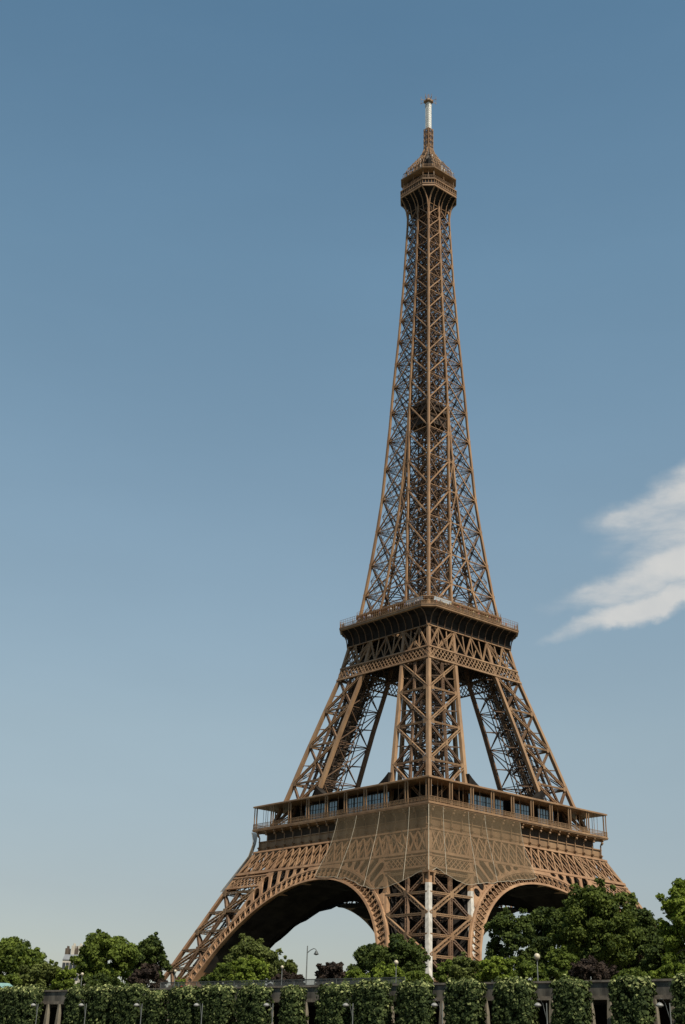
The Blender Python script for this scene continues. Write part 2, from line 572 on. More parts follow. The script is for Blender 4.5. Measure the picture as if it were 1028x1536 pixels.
def column(mb, hs_, fx, fy, c):
    """square column whose outer corner follows (fx, fy); c(h) = section"""
    rings = []
    for h in hs_:
        x, y, w = fx(h), fy(h), c(h)
        sx = w if x < 0 else -w
        sy = w if y < 0 else -w
        rings.append([(x, y, h), (x + sx, y, h), (x + sx, y + sy, h), (x, y + sy, h)])
    mb.quadstrip(rings, cap0=True, cap1=True)


def lin(a, b_, n):
    return [a + (b_ - a) * i / n for i in range(n + 1)]


def leg_columns(mb, h0, h1, c, which=None):
    hs_ = sorted(set([h0, h1] + [h for h, _ in WT if h0 < h < h1] + [h for h, _ in IT if h0 < h < h1]))
    cols = [(lambda h: -fW(h), lambda h: -fW(h)), (lambda h: -fI(h) - c(h), lambda h: -fW(h)),
            (lambda h: -fW(h), lambda h: -fI(h) - c(h)), (lambda h: -fI(h) - c(h), lambda h: -fI(h) - c(h))]
    for i, (fx, fy) in enumerate(cols):
        if which is None or i in which:
            column(mb, hs_, fx, fy, c)


def csec(h):
    return float(np.interp(h, [0, 57, 100, 118, 185, 276], [1.15, 1.12, 1.0, 0.78, 0.66, 0.5]))


# --- one leg (near corner quadrant), ground to first floor, and first to second floor
def quad_faces(h):
    """the four faces of a leg: pairs of arris points at height h with normals"""
    w, i, c = fW(h), fI(h), csec(h)
    w2, i2 = w - c / 2, i + c / 2
    return [((-w2, -w + .3), (-i2, -w + .3), (0, -1, 0)), ((-w + .3, -w2), (-w + .3, -i2), (-1, 0, 0)),
            ((-w2, -i2), (-i2, -i2), (0, 1, 0)), ((-i2, -w2), (-i2, -i2), (1, 0, 0))]


def v3(p, h):
    return Vector((p[0], p[1], h))


def lerp(a, b_, t_):
    return a + (b_ - a) * t_


def leg_bracing(levels, gw, gd, ch, laced=True, horiz=True, mull=True, half=True):
    mb = MB()
    mi = MB()
    for li in range(len(levels) - 1):
        h0, h1 = levels[li], levels[li + 1]
        F0, F1 = quad_faces(h0), quad_faces(h1)
        hm = (h0 + h1) / 2
        Fm = quad_faces(hm)
        for q in range(4):
            (a0, b0, n), (a1, b1, _) = F0[q], F1[q]
            A0_, B0_, A1_, B1_ = v3(a0, h0), v3(b0, h0), v3(a1, h1), v3(b1, h1)
            far = q >= 2
            gir = (lambda M_, p, r, w=gw: M_.laced(p, r, w, gd, n, ch)) if not far else (lambda M_, p, r, w=gw: mi.beam(p, r, w * .34, gd * .4, n))
            rec = Vector(n) * (gd * .9)
            gir(mb, A0_, B1_)
            gir(mi, B0_ - rec, A1_ - rec, gw * .85)
            if horiz:
                gir(mb, A1_, B1_, gw * .62)
            if half:
                gir(mb, v3(Fm[q][0], hm), v3(Fm[q][1], hm), gw * .6)
            if mull:
                gir(mi, lerp(A0_, B0_, .5) - Vector(n) * .25, lerp(A1_, B1_, .5) - Vector(n) * .25, gw * 1.0)
            if far:
                continue
            # gusset plates
            sh = (B1_ - A1_).normalized() * 1.15
            for P in (A1_ + sh, B1_ - sh, lerp(lerp(A0_, B0_, .5), lerp(A1_, B1_, .5), .5)):
                nv = Vector(n)
                s_ = gw * .8
                mb.beam(P + nv * (gd / 2 + .02) - Vector((0, 0, s_)), P + nv * (gd / 2 + .02) + Vector((0, 0, s_)), s_ * 1.5, .06, nv)
        # plan bracing
        for hh, FF in ((h1, F1), (hm, Fm)):
            P = [v3(FF[0][0], hh), v3(FF[0][1], hh), v3(FF[2][1], hh), v3(FF[1][1], hh)]
            for i_, j_ in ((0, 2), (1, 3)):
                mi.beam(P[i_], P[j_], .22, .24)
            mids = [lerp(P[i_], P[(i_ + 1) % 4], .5) for i_ in range(4)]
            for i_ in range(4):
                mi.beam(mids[i_], mids[(i_ + 1) % 4], .16, .18)
                mi.beam(mids[i_], P[(i_ + 2) % 4], .1, .12)
    return mb, mi


def leg_inner(levels, n_=2):
    """lift rails and stair flights climbing inside the leg"""
    mb = MB()
    h0, h1 = levels[0], levels[-1]
    N_ = int((h1 - h0) / 2.6)
    cen = lambda h: -(fW(h) + fI(h)) / 2
    for (du, dv) in ((-1.6, -1.6), (1.6, 1.6), (-1.6, 1.6), (1.6, -1.6)):
        for a, b_ in zip(levels[:-1], levels[1:]):
            p = Vector((cen(a) + du, cen(a) + dv, a))
            q = Vector((cen(b_) + du, cen(b_) + dv, b_))
            mb.laced(p, q, .8, .5, (0, -1, 0), .16, .08, 1.4)
    for i in range(N_):
        a, b_ = h0 + (h1 - h0) * i / N_, h0 + (h1 - h0) * (i + 1) / N_
        sg = 1 if i % 2 else -1
        off = (fW(a) - fI(a)) * .22
        mb.beam((cen(a) - sg * off, cen(a) + off * .9, a), (cen(b_) + sg * off, cen(b_) + off * .9, b_), .75, .22, (0, 0, 1))
        mb.beam((cen(a) - sg * off, cen(a) + off * .9 - .5, a + 1), (cen(b_) + sg * off, cen(b_) + off * .9 - .5, b_ + 1), .07, .07, (0, 1, 0))
        mb.beam((cen(a) - off, cen(a) - off, a), (cen(a) + off, cen(a) - off, a), .15, .2)
        mb.beam((cen(a) + off, cen(a) - off, a), (cen(a) + off, cen(a) + off, a), .15, .2)
        mb.beam((cen(a) - off, cen(a) - off, a), (cen(b_) - off, cen(b_) + off, b_), .13, .13)
        mb.beam((cen(a) + off, cen(a) + off, a), (cen(b_) + off, cen(b_) - off, b_), .13, .13)
    return mb


# near leg: columns mostly repainted, white primer below
FULL = [40.0, 50.6]


def join(a, b_):
    for p_, q_ in zip(a, b_):
        o_ = len(p_.v)
        p_.f += [tuple(i + o_ for i in f) for f in q_.f]
        p_.v += q_.v
    return a


br_low = join(leg_bracing(LOW, .95, .7, .2), leg_bracing(FULL, .9, .6, .2, mull=False))
br_mid = join(leg_bracing(MID, .72, .55, .16, half=False), leg_bracing([100.5, 110.7], .6, .5, .14, half=False, mull=False))
inn_low = leg_inner([0, 10, 20, 30, 40, 50, 57])
inn_mid = leg_inner([58, 70, 80, 91, 100, 109])


def masonry():
    mb = MB()
    for i, (fx, fy) in enumerate(((1, 1), (0, 1), (1, 0), (0, 0))):
        x = -(fW(0) if fx else fI(0) + 1.2) + .6
        y = -(fW(0) if fy else fI(0) + 1.2) + .6
        r = 3.2
        mb.quadstrip([[(x - r, y - r, 0), (x + r, y - r, 0), (x + r, y + r, 0), (x - r, y + r, 0)],
                      [(x - r, y - r, 1.2), (x + r, y - r, 1.2), (x + r, y + r, 1.2), (x - r, y + r, 1.2)],
                      [(x - 2, y - 2, 2.6), (x + 2, y - 2, 2.6), (x + 2, y + 2, 2.6), (x - 2, y + 2, 2.6)]], cap0=True, cap1=True)
    return mb


near_root = None
for k in range(4):
    if k == 0:
        b = MB()
        leg_columns(b, 37.2, 51.2, csec, (0,))
        leg_columns(b, 0, 51.2, csec, (3,))
        leg_columns(b, 0, 51.2, csec, (2,))
        leg_columns(b, 36.6, 51.2, csec, (1,))
        leg = b.build('leg', 'primer', tower)
        b = MB()
        c2 = lambda h: csec(h) + .02
        leg_columns(b, 0, 37.2, csec, (0,))
        leg_columns(b, 0, 36.6, csec, (1,))
        # shoes and collars
        w = fW(14.2)
        b.box((-w - .3, -w - .3, 13.7), (-w + 3.0, -w + 3.0, 14.5))
        b.box((-w - .02, -w - .02, 12.4), (-w + 1.5, -w + 1.5, 16.0))
        pc = b.build('painted_column', 'white', leg)
        pc['label'] = 'corner columns coated in white primer'
        b = MB()
        w = fW(38.5)
        b.box((-w - .35, -w - .35, 39.6), (-w + 1.9, -w + 1.9, 40.0))
        b.box((-w - .45, -w - .45, 37.0), (-w + 2.0, -w + 2.0, 37.3))
        for a_ in (-w - .3, -w + 1.4):
            for c_ in (-w - .3, -w + 1.4):
                b.box((a_, c_, 37.3), (a_ + .35, c_ + .35, 39.6))
        b.build('collar', 'primer', leg)
        b = MB()
    else:
        b = MB()
        leg_columns(b, 0, 51.2, csec)
        leg = b.build('leg', 'primer' if k == 3 else 'iron', tower)
        leg.rotation_euler = (0, 0, k * math.pi / 2)
    if k == 0:
        o1 = br_low[0].build('bracing', 'iron', leg)
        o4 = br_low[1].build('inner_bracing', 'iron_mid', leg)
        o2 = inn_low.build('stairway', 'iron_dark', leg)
        o3 = masonry().build('footing', 'pier', leg)
        lowparts = (o1, o2, o3, o4)
    else:
        for o in lowparts:
            c = o.copy()
            COL.objects.link(c)
            c.parent = leg
            c.matrix_parent_inverse = Matrix.Identity(4)

for k in range(4):
    if k == 0:
        b = MB()
        leg_columns(b, 57.3, 111.0, csec, (0, 1, 2))
        up0 = b.build('upper_leg', 'iron', tower)
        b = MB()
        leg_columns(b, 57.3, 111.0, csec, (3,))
        b.build('inner_column', 'iron_mid', up0)  # shade on the inner columns is put into this darker colour
        u1 = br_mid[0].build('bracing', 'iron', up0)
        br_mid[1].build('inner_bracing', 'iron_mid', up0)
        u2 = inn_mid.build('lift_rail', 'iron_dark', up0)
    else:
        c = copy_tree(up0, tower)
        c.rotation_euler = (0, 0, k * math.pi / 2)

# --- the four arches with their girder and spandrel
AH, AR0, AR1 = 3.0, 38.0, 41.2


def face_pt(k, s, h, d=0.0):
    return fp(k, s, fW(h) + d, h)


def arch_mesh():
    ring = MB()
    lat = MB()
    th0, th1 = math.radians(14), math.radians(166)
    N_ = 92
    P = lambda r, th, d: face_pt(0, r * math.cos(th), AH + r * math.sin(th), d)
    for ra, rb, d0, d1 in ((AR0 - .1, AR0 + .45, .55, -3.2), (AR1 - .4, AR1 + .1, .5, -.2)):
        rings = []
        for i in range(N_ + 1):
            th = th0 + (th1 - th0) * i / N_
            rings.append([P(ra, th, d0), P(rb, th, d0), P(rb, th, d1), P(ra, th, d1)])
        ring.quadstrip(rings, cap0=True, cap1=True)
    n = 58
    for i in range(n):
        th = th0 + (th1 - th0) * i / n
        th2 = th0 + (th1 - th0) * (i + 1) / n
        nv = (0, -1, 0)
        lat.beam(P(AR0 + .4, th, .2), P(AR1 - .3, th, .2), .20, .5, nv)
        # little arcade heads between the radial struts
        rm = AR1 - 1.0
        thm = (th + th2) / 2
        lat.beam(P(rm, th, .2), P(AR1 - .42, thm, .2), .22, .3, nv)
        lat.beam(P(rm, th2, .2), P(AR1 - .42, thm, .2), .22, .3, nv)
        lat.beam(P(AR0 + .4, th, .05), P(AR0 + 1.7, thm, .05), .12, .2, nv)
        lat.beam(P(AR0 + .4, th2, .05), P(AR0 + 1.7, thm, .05), .12, .2, nv)
    return ring, lat


def spandrel_mesh():
    mb = MB()
    n = 34
    th0, th1 = math.radians(22), math.radians(158)
    cs = [th0 + (th1 - th0) * i / n for i in range(n + 1)]

    def rtop(th):
        r1 = (45.0 - AH) / math.sin(th)
        # the leg's inner column
        r2 = 80.0
        for r in np.linspace(AR1, 70, 150):
            if abs(r * math.cos(th)) > fI(AH + r * math.sin(th)) + .1:
                r2 = r
                break
        return min(r1, r2)
    for i in range(n):
        a, b_ = cs[i], cs[i + 1]
        ra, rb = rtop(a), rtop(b_)
        if min(ra, rb) - AR1 < .25:
            continue
        # outer boundary in (lateral, radial) coordinates
        cm = (a + b_) / 2
        rt = (ra + rb) / 2
        hl = (rt - AR1)
        wdt = (b_ - a) * (AR1 + rt) / 2
        m_ = 24
        rc = (AR1 + rt) / 2
        outer, inner = [], []
        hole = hl > 1.2
        hw, hh = wdt * .36, (hl - .45) / 2
        for j in range(m_):
            ph = 2 * math.pi * (j + .5) / m_
            cx, sx = math.cos(ph), math.sin(ph)
            sc = 1 / max(abs(cx), abs(sx))
            u_, v_ = cx * sc, sx * sc          # on unit square
            th = cm + u_ * (b_ - a) / 2
            rr = AR1 + (v_ + 1) / 2 * ((rtop(th) if True else rt) - AR1)
            outer.append((th, rr))
            # stadium-shaped hole
            st = min(hw, hh)
            ex = cx * hw
            ey = sx * st + (1 if sx > 0 else -1) * (hh - st)
            inner.append((cm + ex / (rc + ey), rc + ey))
        pt = lambda q, d: face_pt(0, q[1] * math.cos(q[0]), AH + q[1] * math.sin(q[0]), d)
        if hole:
            mb.quadstrip([[pt(q, .12) for q in outer], [pt(q, .12) for q in inner], [pt(q, -.25) for q in inner], [pt(q, -.25) for q in outer]])
        else:
            mb.quadstrip([[pt(q, .12) for q in outer], [pt(q, -.25) for q in outer]], cap0=True, cap1=True)
    return mb


def girder_mesh():
    fr = MB()
    la = MB()
    n = (0, -1, .45)
    # flanges
    for h, w, d0 in ((51.0, .5, .35), (45.0, .7, .3)):
        fr.beam(face_pt(0, -fW(h), h, d0 - .3), face_pt(0, fW(h), h, d0 - .3), w, .5, n)
    cell = 2.9
    K = int(round(2 * 34.5 / cell))
    for i in range(K):
        u0, u1 = -1 + 2 * i / K, -1 + 2 * (i + 1) / K
        a0, a1 = u0 * (fW(45) - .8), u1 * (fW(45) - .8)
        b0, b1 = u0 * (fW(51) - .8), u1 * (fW(51) - .8)
        la.beam(face_pt(0, a0, 45.3), face_pt(0, b1, 50.8), .36, .3, n)
        la.beam(face_pt(0, a1, 45.3), face_pt(0, b0, 50.8), .36, .3, n)
        am, bm = (a0 + a1) / 2, (b0 + b1) / 2
        la.beam(face_pt(0, am, 45.3, -.35), face_pt(0, b0, 50.8, -.35), .2, .15, n)
        la.beam(face_pt(0, am, 45.3, -.35), face_pt(0, b1, 50.8, -.35), .2, .15, n)
        la.beam(face_pt(0, a0, 45.3, -.35), face_pt(0, bm, 50.8, -.35), .16, .15, n)
        la.beam(face_pt(0, a1, 45.3, -.35), face_pt(0, bm, 50.8, -.35), .16, .15, n)
    # fine lattice belts over the legs
    for sg in (-1, 1):
        for h, w in ((44.0, .35), (41.2, .45)):
            fr.beam(face_pt(0, sg * fI(h), h, .02), face_pt(0, sg * (fW(h) - .3), h, .02), w, .45, n)
        kk = 9
        for i in range(kk):
            for r_ in (0, 1):
                h0, h1 = 41.2 + 1.4 * r_, 41.2 + 1.4 * (r_ + 1)
                q = lambda u, h: sg * lerp(fI(h) + .9, fW(h) - .9, u)
                la.beam(face_pt(0, q(i / kk, h0), h0), face_pt(0, q((i + 1) / kk, h1), h1), .2, .2, n)
                la.beam(face_pt(0, q((i + 1) / kk, h0), h0), face_pt(0, q(i / kk, h1), h1), .2, .2, n)
    return fr, la


ring, lat = arch_mesh()
sp = spandrel_mesh()
gf, gl = girder_mesh()
arch0 = ring.build('arch', 'primer', tower)
lat.build('arcading', 'primer', arch0)
sp.build('spandrel', 'primer', arch0)
gird0 = gf.build('girder', 'primer', tower)
gl.build('lattice', 'primer', gird0)
for k in (1, 2, 3):
    for o in (arch0, gird0):
        c = copy_tree(o, tower)
        c.rotation_euler = (0, 0, k * math.pi / 2)

# --- black lining nets hung inside the arches and the near leg, plus sheets added to darken the girder
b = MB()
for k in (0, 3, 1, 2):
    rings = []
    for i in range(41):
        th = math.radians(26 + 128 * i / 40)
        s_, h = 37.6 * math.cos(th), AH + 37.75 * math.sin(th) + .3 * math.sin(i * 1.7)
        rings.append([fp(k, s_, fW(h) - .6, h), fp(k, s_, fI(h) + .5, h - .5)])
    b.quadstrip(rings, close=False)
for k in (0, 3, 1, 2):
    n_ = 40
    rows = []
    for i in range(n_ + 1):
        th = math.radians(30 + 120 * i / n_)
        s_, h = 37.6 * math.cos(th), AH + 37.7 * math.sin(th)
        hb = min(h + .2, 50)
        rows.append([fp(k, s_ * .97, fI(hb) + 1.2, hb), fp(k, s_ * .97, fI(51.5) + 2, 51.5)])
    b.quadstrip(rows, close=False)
for k in (0, 3):  # black sheets added close behind the lattice so its holes look dark
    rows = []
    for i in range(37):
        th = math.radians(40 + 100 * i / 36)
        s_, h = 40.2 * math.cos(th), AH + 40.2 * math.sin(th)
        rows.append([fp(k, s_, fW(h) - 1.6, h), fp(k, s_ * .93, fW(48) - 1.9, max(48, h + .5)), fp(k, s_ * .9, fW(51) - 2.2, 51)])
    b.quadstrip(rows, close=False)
b.build('arch_lining_and_added_sheets', 'black', tower)
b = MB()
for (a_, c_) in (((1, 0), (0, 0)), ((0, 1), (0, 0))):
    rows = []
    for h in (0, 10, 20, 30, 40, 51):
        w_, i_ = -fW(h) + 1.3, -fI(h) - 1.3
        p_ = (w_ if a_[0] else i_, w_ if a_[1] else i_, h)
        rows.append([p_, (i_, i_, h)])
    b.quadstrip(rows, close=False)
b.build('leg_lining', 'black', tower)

# --- inner girders + dark lined soffit of the first floor
b = MB()
for k in range(4):
    for (o_, h0, h1) in ((19.0, 45, 51),):
        for i in range(12):
            s0, s1 = -19 + 38 * i / 12, -19 + 38 * (i + 1) / 12
            b.beam(fp(k, s0, o_, h0), fp(k, s1, o_, h1), .3, .3, fn(k))
            b.beam(fp(k, s1, o_, h0), fp(k, s0, o_, h1), .3, .3, fn(k))
        b.beam(fp(k, -19, o_, h0), fp(k, 19, o_, h0), .5, .5, fn(k))
        b.beam(fp(k, -19, o_, h1), fp(k, 19, o_, h1), .5, .5, fn(k))
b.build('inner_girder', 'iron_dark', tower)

# --- first floor deck, frieze, gallery
first = empty('first_floor', (0, 0, 0), 0, tower)


def sq(w, h):
    return [(-w, -w, h), (w, -w, h), (w, w, h), (-w, w, h)]


def octo(w, c, h):
    return [(-w + c, -w, h), (w - c, -w, h), (w, -w + c, h), (w, w - c, h), (w - c, w, h), (-w + c, w, h), (-w, w - c, h), (-w, -w + c, h)]


b = MB()
b.quadstrip([sq(34.0, 56.35), sq(35.35, 56.7), sq(35.35, 57.5), sq(35.1, 57.6), sq(14, 57.6), sq(14, 56.35), sq(34.0, 56.35)])
b.quadstrip([sq(35.42, 56.95), sq(35.5, 56.98), sq(35.5, 57.12), sq(35.42, 57.15)])
b.build('deck', 'iron', first)
b = MB()
b.quadstrip([sq(33.95, 51.2), sq(34.15, 51.25), sq(34.15, 51.55), sq(33.7, 51.6), sq(33.7, 53.75), sq(34.0, 53.8), sq(34.0, 54.05), sq(32.4, 54.05)])
for k in range(4):
    for i in range(18):
        s0 = -33.5 + 67 * i / 18
        b.quadstrip([[fp(k, s0 + .5, 33.75, 52.0), fp(k, s0 + 3.2, 33.75, 52.0), fp(k, s0 + 3.2, 33.75, 53.4), fp(k, s0 + .5, 33.75, 53.4)],
                     [fp(k, s0 + .6, 33.8, 52.1), fp(k, s0 + 3.1, 33.8, 52.1), fp(k, s0 + 3.1, 33.8, 53.3), fp(k, s0 + .6, 33.8, 53.3)]], cap1=True)
fz_ = b.build('frieze', 'iron', first)
b = MB()
b.quadstrip([sq(32.4, 54.05), sq(32.4, 56.35), sq(33.9, 56.36)])
b.build('recess', 'iron_dark', fz_)  # shade of the deck overhang put into the recess colour
b = MB()
bk = MB()
bk.box((-.18, -.5, -5.1), (.18, .35, -4.2))
bk.box((-.3, -.75, -4.2), (.3, .35, -3.95))
bk.tube([(0, -.35, -3.95), (0, -.3, -3.6), (0, -.35, -1.2), (0, -.9, -.5), (0, -1.2, -.1)], [.18, .13, .13, .16, .2], 6)
bk.lathe((0, -.95, -.75), [(.02, -.32), (.24, -.22), (.33, 0), (.24, .22), (.02, .32)], 8)
bk.box((-.2, -1.4, -.12), (.2, 1.2, .12))
br0 = None
for k in range(4):
    for i in range(19):
        s_ = -33.4 + 66.8 * i / 18
        if br0 is None:
            br0 = o = bk.build('bracket', 'iron', first)
        else:
            o = br0.copy()
            COL.objects.link(o)
            o.parent = first
        o.location = fp(k, s_, 33.9, 56.35)
        o.rotation_euler = (0, 0, k * math.pi / 2)

# posts in pairs, one lighter post between
pp = MB()
for dx in (-.45, .45):
    pp.box((dx - .13, -.14, 0), (dx + .13, .14, 5.6))
pp.box((-.62, -.2, 0), (.62, .2, .35))
pp.box((-.62, -.2, 5.35), (.62, .2, 5.6))
p0 = None
for k in range(4):
    for i in range(10):
        s_ = -34.9 + 69.8 * i / 9
        if i in (0, 9):
            continue
        if p0 is None:
            p0 = o = pp.build('post', 'iron', first)
        else:
            o = p0.copy()
            COL.objects.link(o)
            o.parent = first
        o.location = fp(k, s_, 35.05, 57.6)
        o.rotation_euler = (0, 0, k * math.pi / 2)
def post_at(k, s_, o_, w_):
    mb = MB()
    mb.beam((0, 0, 0), (0, 0, 5.6), w_, w_, (0, -1, 0), 0)
    mb.build('corner_post' if s_ * s_ > 1150 else 'slim_post', 'iron', first, loc=fp(k, s_, o_, 57.6))


for k in range(4):
    post_at(k, -35.1, 35.1, .22)
    post_at(k, -34.2, 35.1, .16)
    post_at(k, 34.2, 35.1, .16)
    for i in range(9):
        s_ = -34.9 + 69.8 * (i + .5) / 9
        post_at(k, s_, 34.2, .1)
        if i in (0, 1, 7, 8):
            post_at(k, s_ + 1.8, 33.9, .08)
b = MB()
b.quadstrip([sq(35.2, 63.2), sq(35.5, 63.25), sq(35.5, 63.62), sq(35.2, 63.75), sq(28.5, 63.9), sq(28.5, 63.2), sq(35.2, 63.2)])
b.build('roof', 'iron', first)
b = MB()
for k in range(4):
    for h in (57.85, 58.75):
        b.beam(fp(k, -35.25, 35.28, h), fp(k, 35.25, 35.28, h), .09, .09, fn(k))
    for i in range(141):
        s_ = -35.2 + 70.4 * i / 140
        b.beam(fp(k, s_, 35.28, 57.6), fp(k, s_, 35.28, 58.75), .06 if i % 4 else .14, .06, fn(k))
rl = b.build('railing', 'iron', first)
b = MB()
for k in range(4):
    b.quadstrip([[fp(k, -35, 35.2, 57.65), fp(k, 35, 35.2, 57.65)], [fp(k, -35, 35.2, 58.7), fp(k, 35, 35.2, 58.7)]], close=False)
b.build('mesh_infill', 'mesh', rl)

# glazed pavilions between the legs, roofs sagging between the piers
pv = MB()
rf = MB()
fr = MB()
for k in range(4):
    pv.quadstrip([[fp(k, -27, 29.0, 57.6), fp(k, 27, 29.0, 57.6), fp(k, 27, 19, 57.6), fp(k, -27, 19, 57.6)],
                  [fp(k, -27, 29.0, 63.2), fp(k, 27, 29.0, 63.2), fp(k, 27, 19, 63.2), fp(k, -27, 19, 63.2)]])
    rings = []
    for i in range(25):
        u = -1 + 2 * i / 24
        s_ = u * 14.9
        z = 63.4 + 4.4 * abs(u) ** 3.0
        rings.append([fp(k, s_, 30.0, 63.25), fp(k, s_, 30.0, z), fp(k, s_, 28, z + .1), fp(k, s_, 28, 63.25)])
    rf.quadstrip(rings, cap0=True, cap1=True)
pv.build('pavilion', 'black', first)
rf.build('canopy', 'black', first)
win = MB()
win.quadstrip([[(-1.55, 0, 0), (1.55, 0, 0)], [(-1.55, 0, 4.6), (1.55, 0, 4.6)]], close=False)
wf = MB()
for x in (-1.6, -.55, .55, 1.6):
    wf.box((x - .05, -.08, 0), (x + .05, .06, 4.7))
for z in (0, 1.5, 3.1, 4.65):
    wf.box((-1.6, -.07, z - .05), (1.6, .05, z + .05))
w0 = None
for k in range(4):
    for i in range(12):
        if i in (0, 5, 11) or (k in (0, 2) and i == 8):
            continue
        s_ = -20.5 + 41.0 * (i + .5) / 12
        if w0 is None:
            w0 = wf.build('window', 'iron_dark', first)
            win.build('pane', 'glass', w0)
            o = w0
        else:
            o = copy_tree(w0, first)
        o.location = fp(k, s_, 31.5, 57.7)
        o.rotation_euler = (0, 0, k * math.pi / 2)

# floor slab, dark underneath
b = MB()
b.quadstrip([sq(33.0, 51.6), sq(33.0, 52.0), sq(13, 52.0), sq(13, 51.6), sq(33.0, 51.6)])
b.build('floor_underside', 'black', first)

# --- second floor
second = empty('second_floor', (0, 0, 0), 0, tower)
b = MB()
b.quadstrip([octo(17.55, .6, 110.6), octo(17.7, .9, 111.8), octo(18.05, 1.4, 113.0), octo(18.8, 2.1, 114.2), octo(20.1, 2.9, 115.0)])
b.build('cornice', 'black', second)  # coloured black for the shade under the overhanging deck
b = MB()
b.quadstrip([octo(20.1, 2.9, 115.0), octo(20.5, 3.0, 115.25), octo(20.5, 3.0, 115.75), octo(20.62, 3.02, 115.8), octo(20.62, 3.02, 116.0), octo(20.4, 3.0, 116.1), octo(9, 1, 116.1), octo(9, 1, 115.0), octo(20.1, 2.9, 115.0)])
b.build('deck', 'iron', second)
b = MB()
for k in range(4):
    for i in range(13):
        s_ = -17.0 + 34.0 * i / 12
        pr = [(17.62, 110.6), (17.8, 111.8), (18.15, 113.0), (18.9, 114.15), (20.15, 114.95)]
        for (o0, h0), (o1, h1) in zip(pr[:-1], pr[1:]):
            b.beam(fp(0, 0, o0 + .06, h0), fp(0, 0, o1 + .06, h1), .16, .3, fn(0))
        if k or i:
            o = rib0.copy()
            COL.objects.link(o)
            o.parent = second
        else:
            rib0 = o = b.build('rib', 'iron_mid', second)
        o.location = fp(k, s_, 0, 0)
        o.rotation_euler = (0, 0, k * math.pi / 2)
b = MB()
n = (0, -1, .2)
for k in range(4):
    nk = fn(k, .2)
    for h, w_ in ((100.5, .45), (103.9, .45), (110.6, .5)):
        b.beam(face_pt(k, -fW(h), h, .05), face_pt(k, fW(h), h, .05), w_, .4, nk)
b2 = b
bb = b.build('belt', 'iron', second)
b = MB()
for k in range(4):
    nk = fn(k, .2)
    KK = 27
    for i in range(KK):
        for r_ in (0, 1):
            h0, h1 = 100.6 + 1.65 * r_, 100.6 + 1.65 * (r_ + 1)
            q = lambda u, h: lerp(-fW(h), fW(h), u)
            b.beam(face_pt(k, q(i / KK, h0), h0), face_pt(k, q((i + 1) / KK, h1), h1), .2, .2, nk)
            b.beam(face_pt(k, q((i + 1) / KK, h0), h0), face_pt(k, q(i / KK, h1), h1), .2, .2, nk)
    KK = 5
    for i in range(KK):
        q = lambda u, h: lerp(-fW(h) + .5, fW(h) - .5, u)
        um = (i + .5) / KK
        b.laced(face_pt(k, q(i / KK, 104), 104), face_pt(k, q(um, 110.4), 110.4), .5, .3, nk, .14, .07)
        b.laced(face_pt(k, q((i + 1) / KK, 104), 104), face_pt(k, q(um, 110.4), 110.4), .5, .3, nk, .14, .07)
        b.beam(face_pt(k, q(um, 104), 104, -.2), face_pt(k, q(um, 110.4), 110.4, -.2), .25, .2, nk)
        b.beam(face_pt(k, q(i / KK, 104), 104, -.2), face_pt(k, q(i / KK, 110.4), 110.4, -.2), .3, .25, nk)
        b.beam(face_pt(k, q((i + .25) / KK, 107.2), 107.2, -.25), face_pt(k, q(um, 104), 104, -.25), .2, .2, nk)
        b.beam(face_pt(k, q((i + .75) / KK, 107.2), 107.2, -.25), face_pt(k, q(um, 104), 104, -.25), .2, .2, nk)
b.build('lattice', 'iron', bb)
b = MB()
for k in range(4):
    nk = fn(k, .2)
    for o_ in (8.5,):
        for i in range(14):
            s0, s1 = -16 + 32 * i / 14, -16 + 32 * (i + 1) / 14
            b.beam(fp(k, s0, o_, 100.5), fp(k, s1, o_, 104), .2, .2, nk)
            b.beam(fp(k, s1, o_, 100.5), fp(k, s0, o_, 104), .2, .2, nk)
        b.beam(fp(k, -16, o_, 100.4), fp(k, 16, o_, 100.4), .4, .4, nk)
b.build('inner_lattice', 'iron_dark', bb)
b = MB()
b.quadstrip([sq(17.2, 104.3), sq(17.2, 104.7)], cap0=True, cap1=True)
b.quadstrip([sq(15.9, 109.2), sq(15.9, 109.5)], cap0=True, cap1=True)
for k in range(4):  # black sheets added behind the truss to darken its openings
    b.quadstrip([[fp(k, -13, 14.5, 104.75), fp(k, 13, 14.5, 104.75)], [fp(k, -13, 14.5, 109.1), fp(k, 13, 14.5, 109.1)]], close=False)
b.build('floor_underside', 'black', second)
b = MB()


def oct_edges(w, c):
    P = octo(w, c, 0)
    return [(Vector(P[i]), Vector(P[(i + 1) % 8])) for i in range(8)]


def rail(mb, w, c, h0, h1, sp=.9, tk=.06, rails=3):
    for a, b_ in oct_edges(w, c):
        L = (b_ - a).length
        n_ = max(1, int(L / sp))
        for i in range(n_ + 1):
            p = lerp(a, b_, i / n_)
            mb.beam(p + Vector((0, 0, h0)), p + Vector((0, 0, h1)), tk, tk)
        for r_ in range(rails):
            z = Vector((0, 0, lerp(h0 + .15, h1, r_ / max(1, rails - 1))))
            mb.beam(a + z, b_ + z, tk * .9, tk * .9)


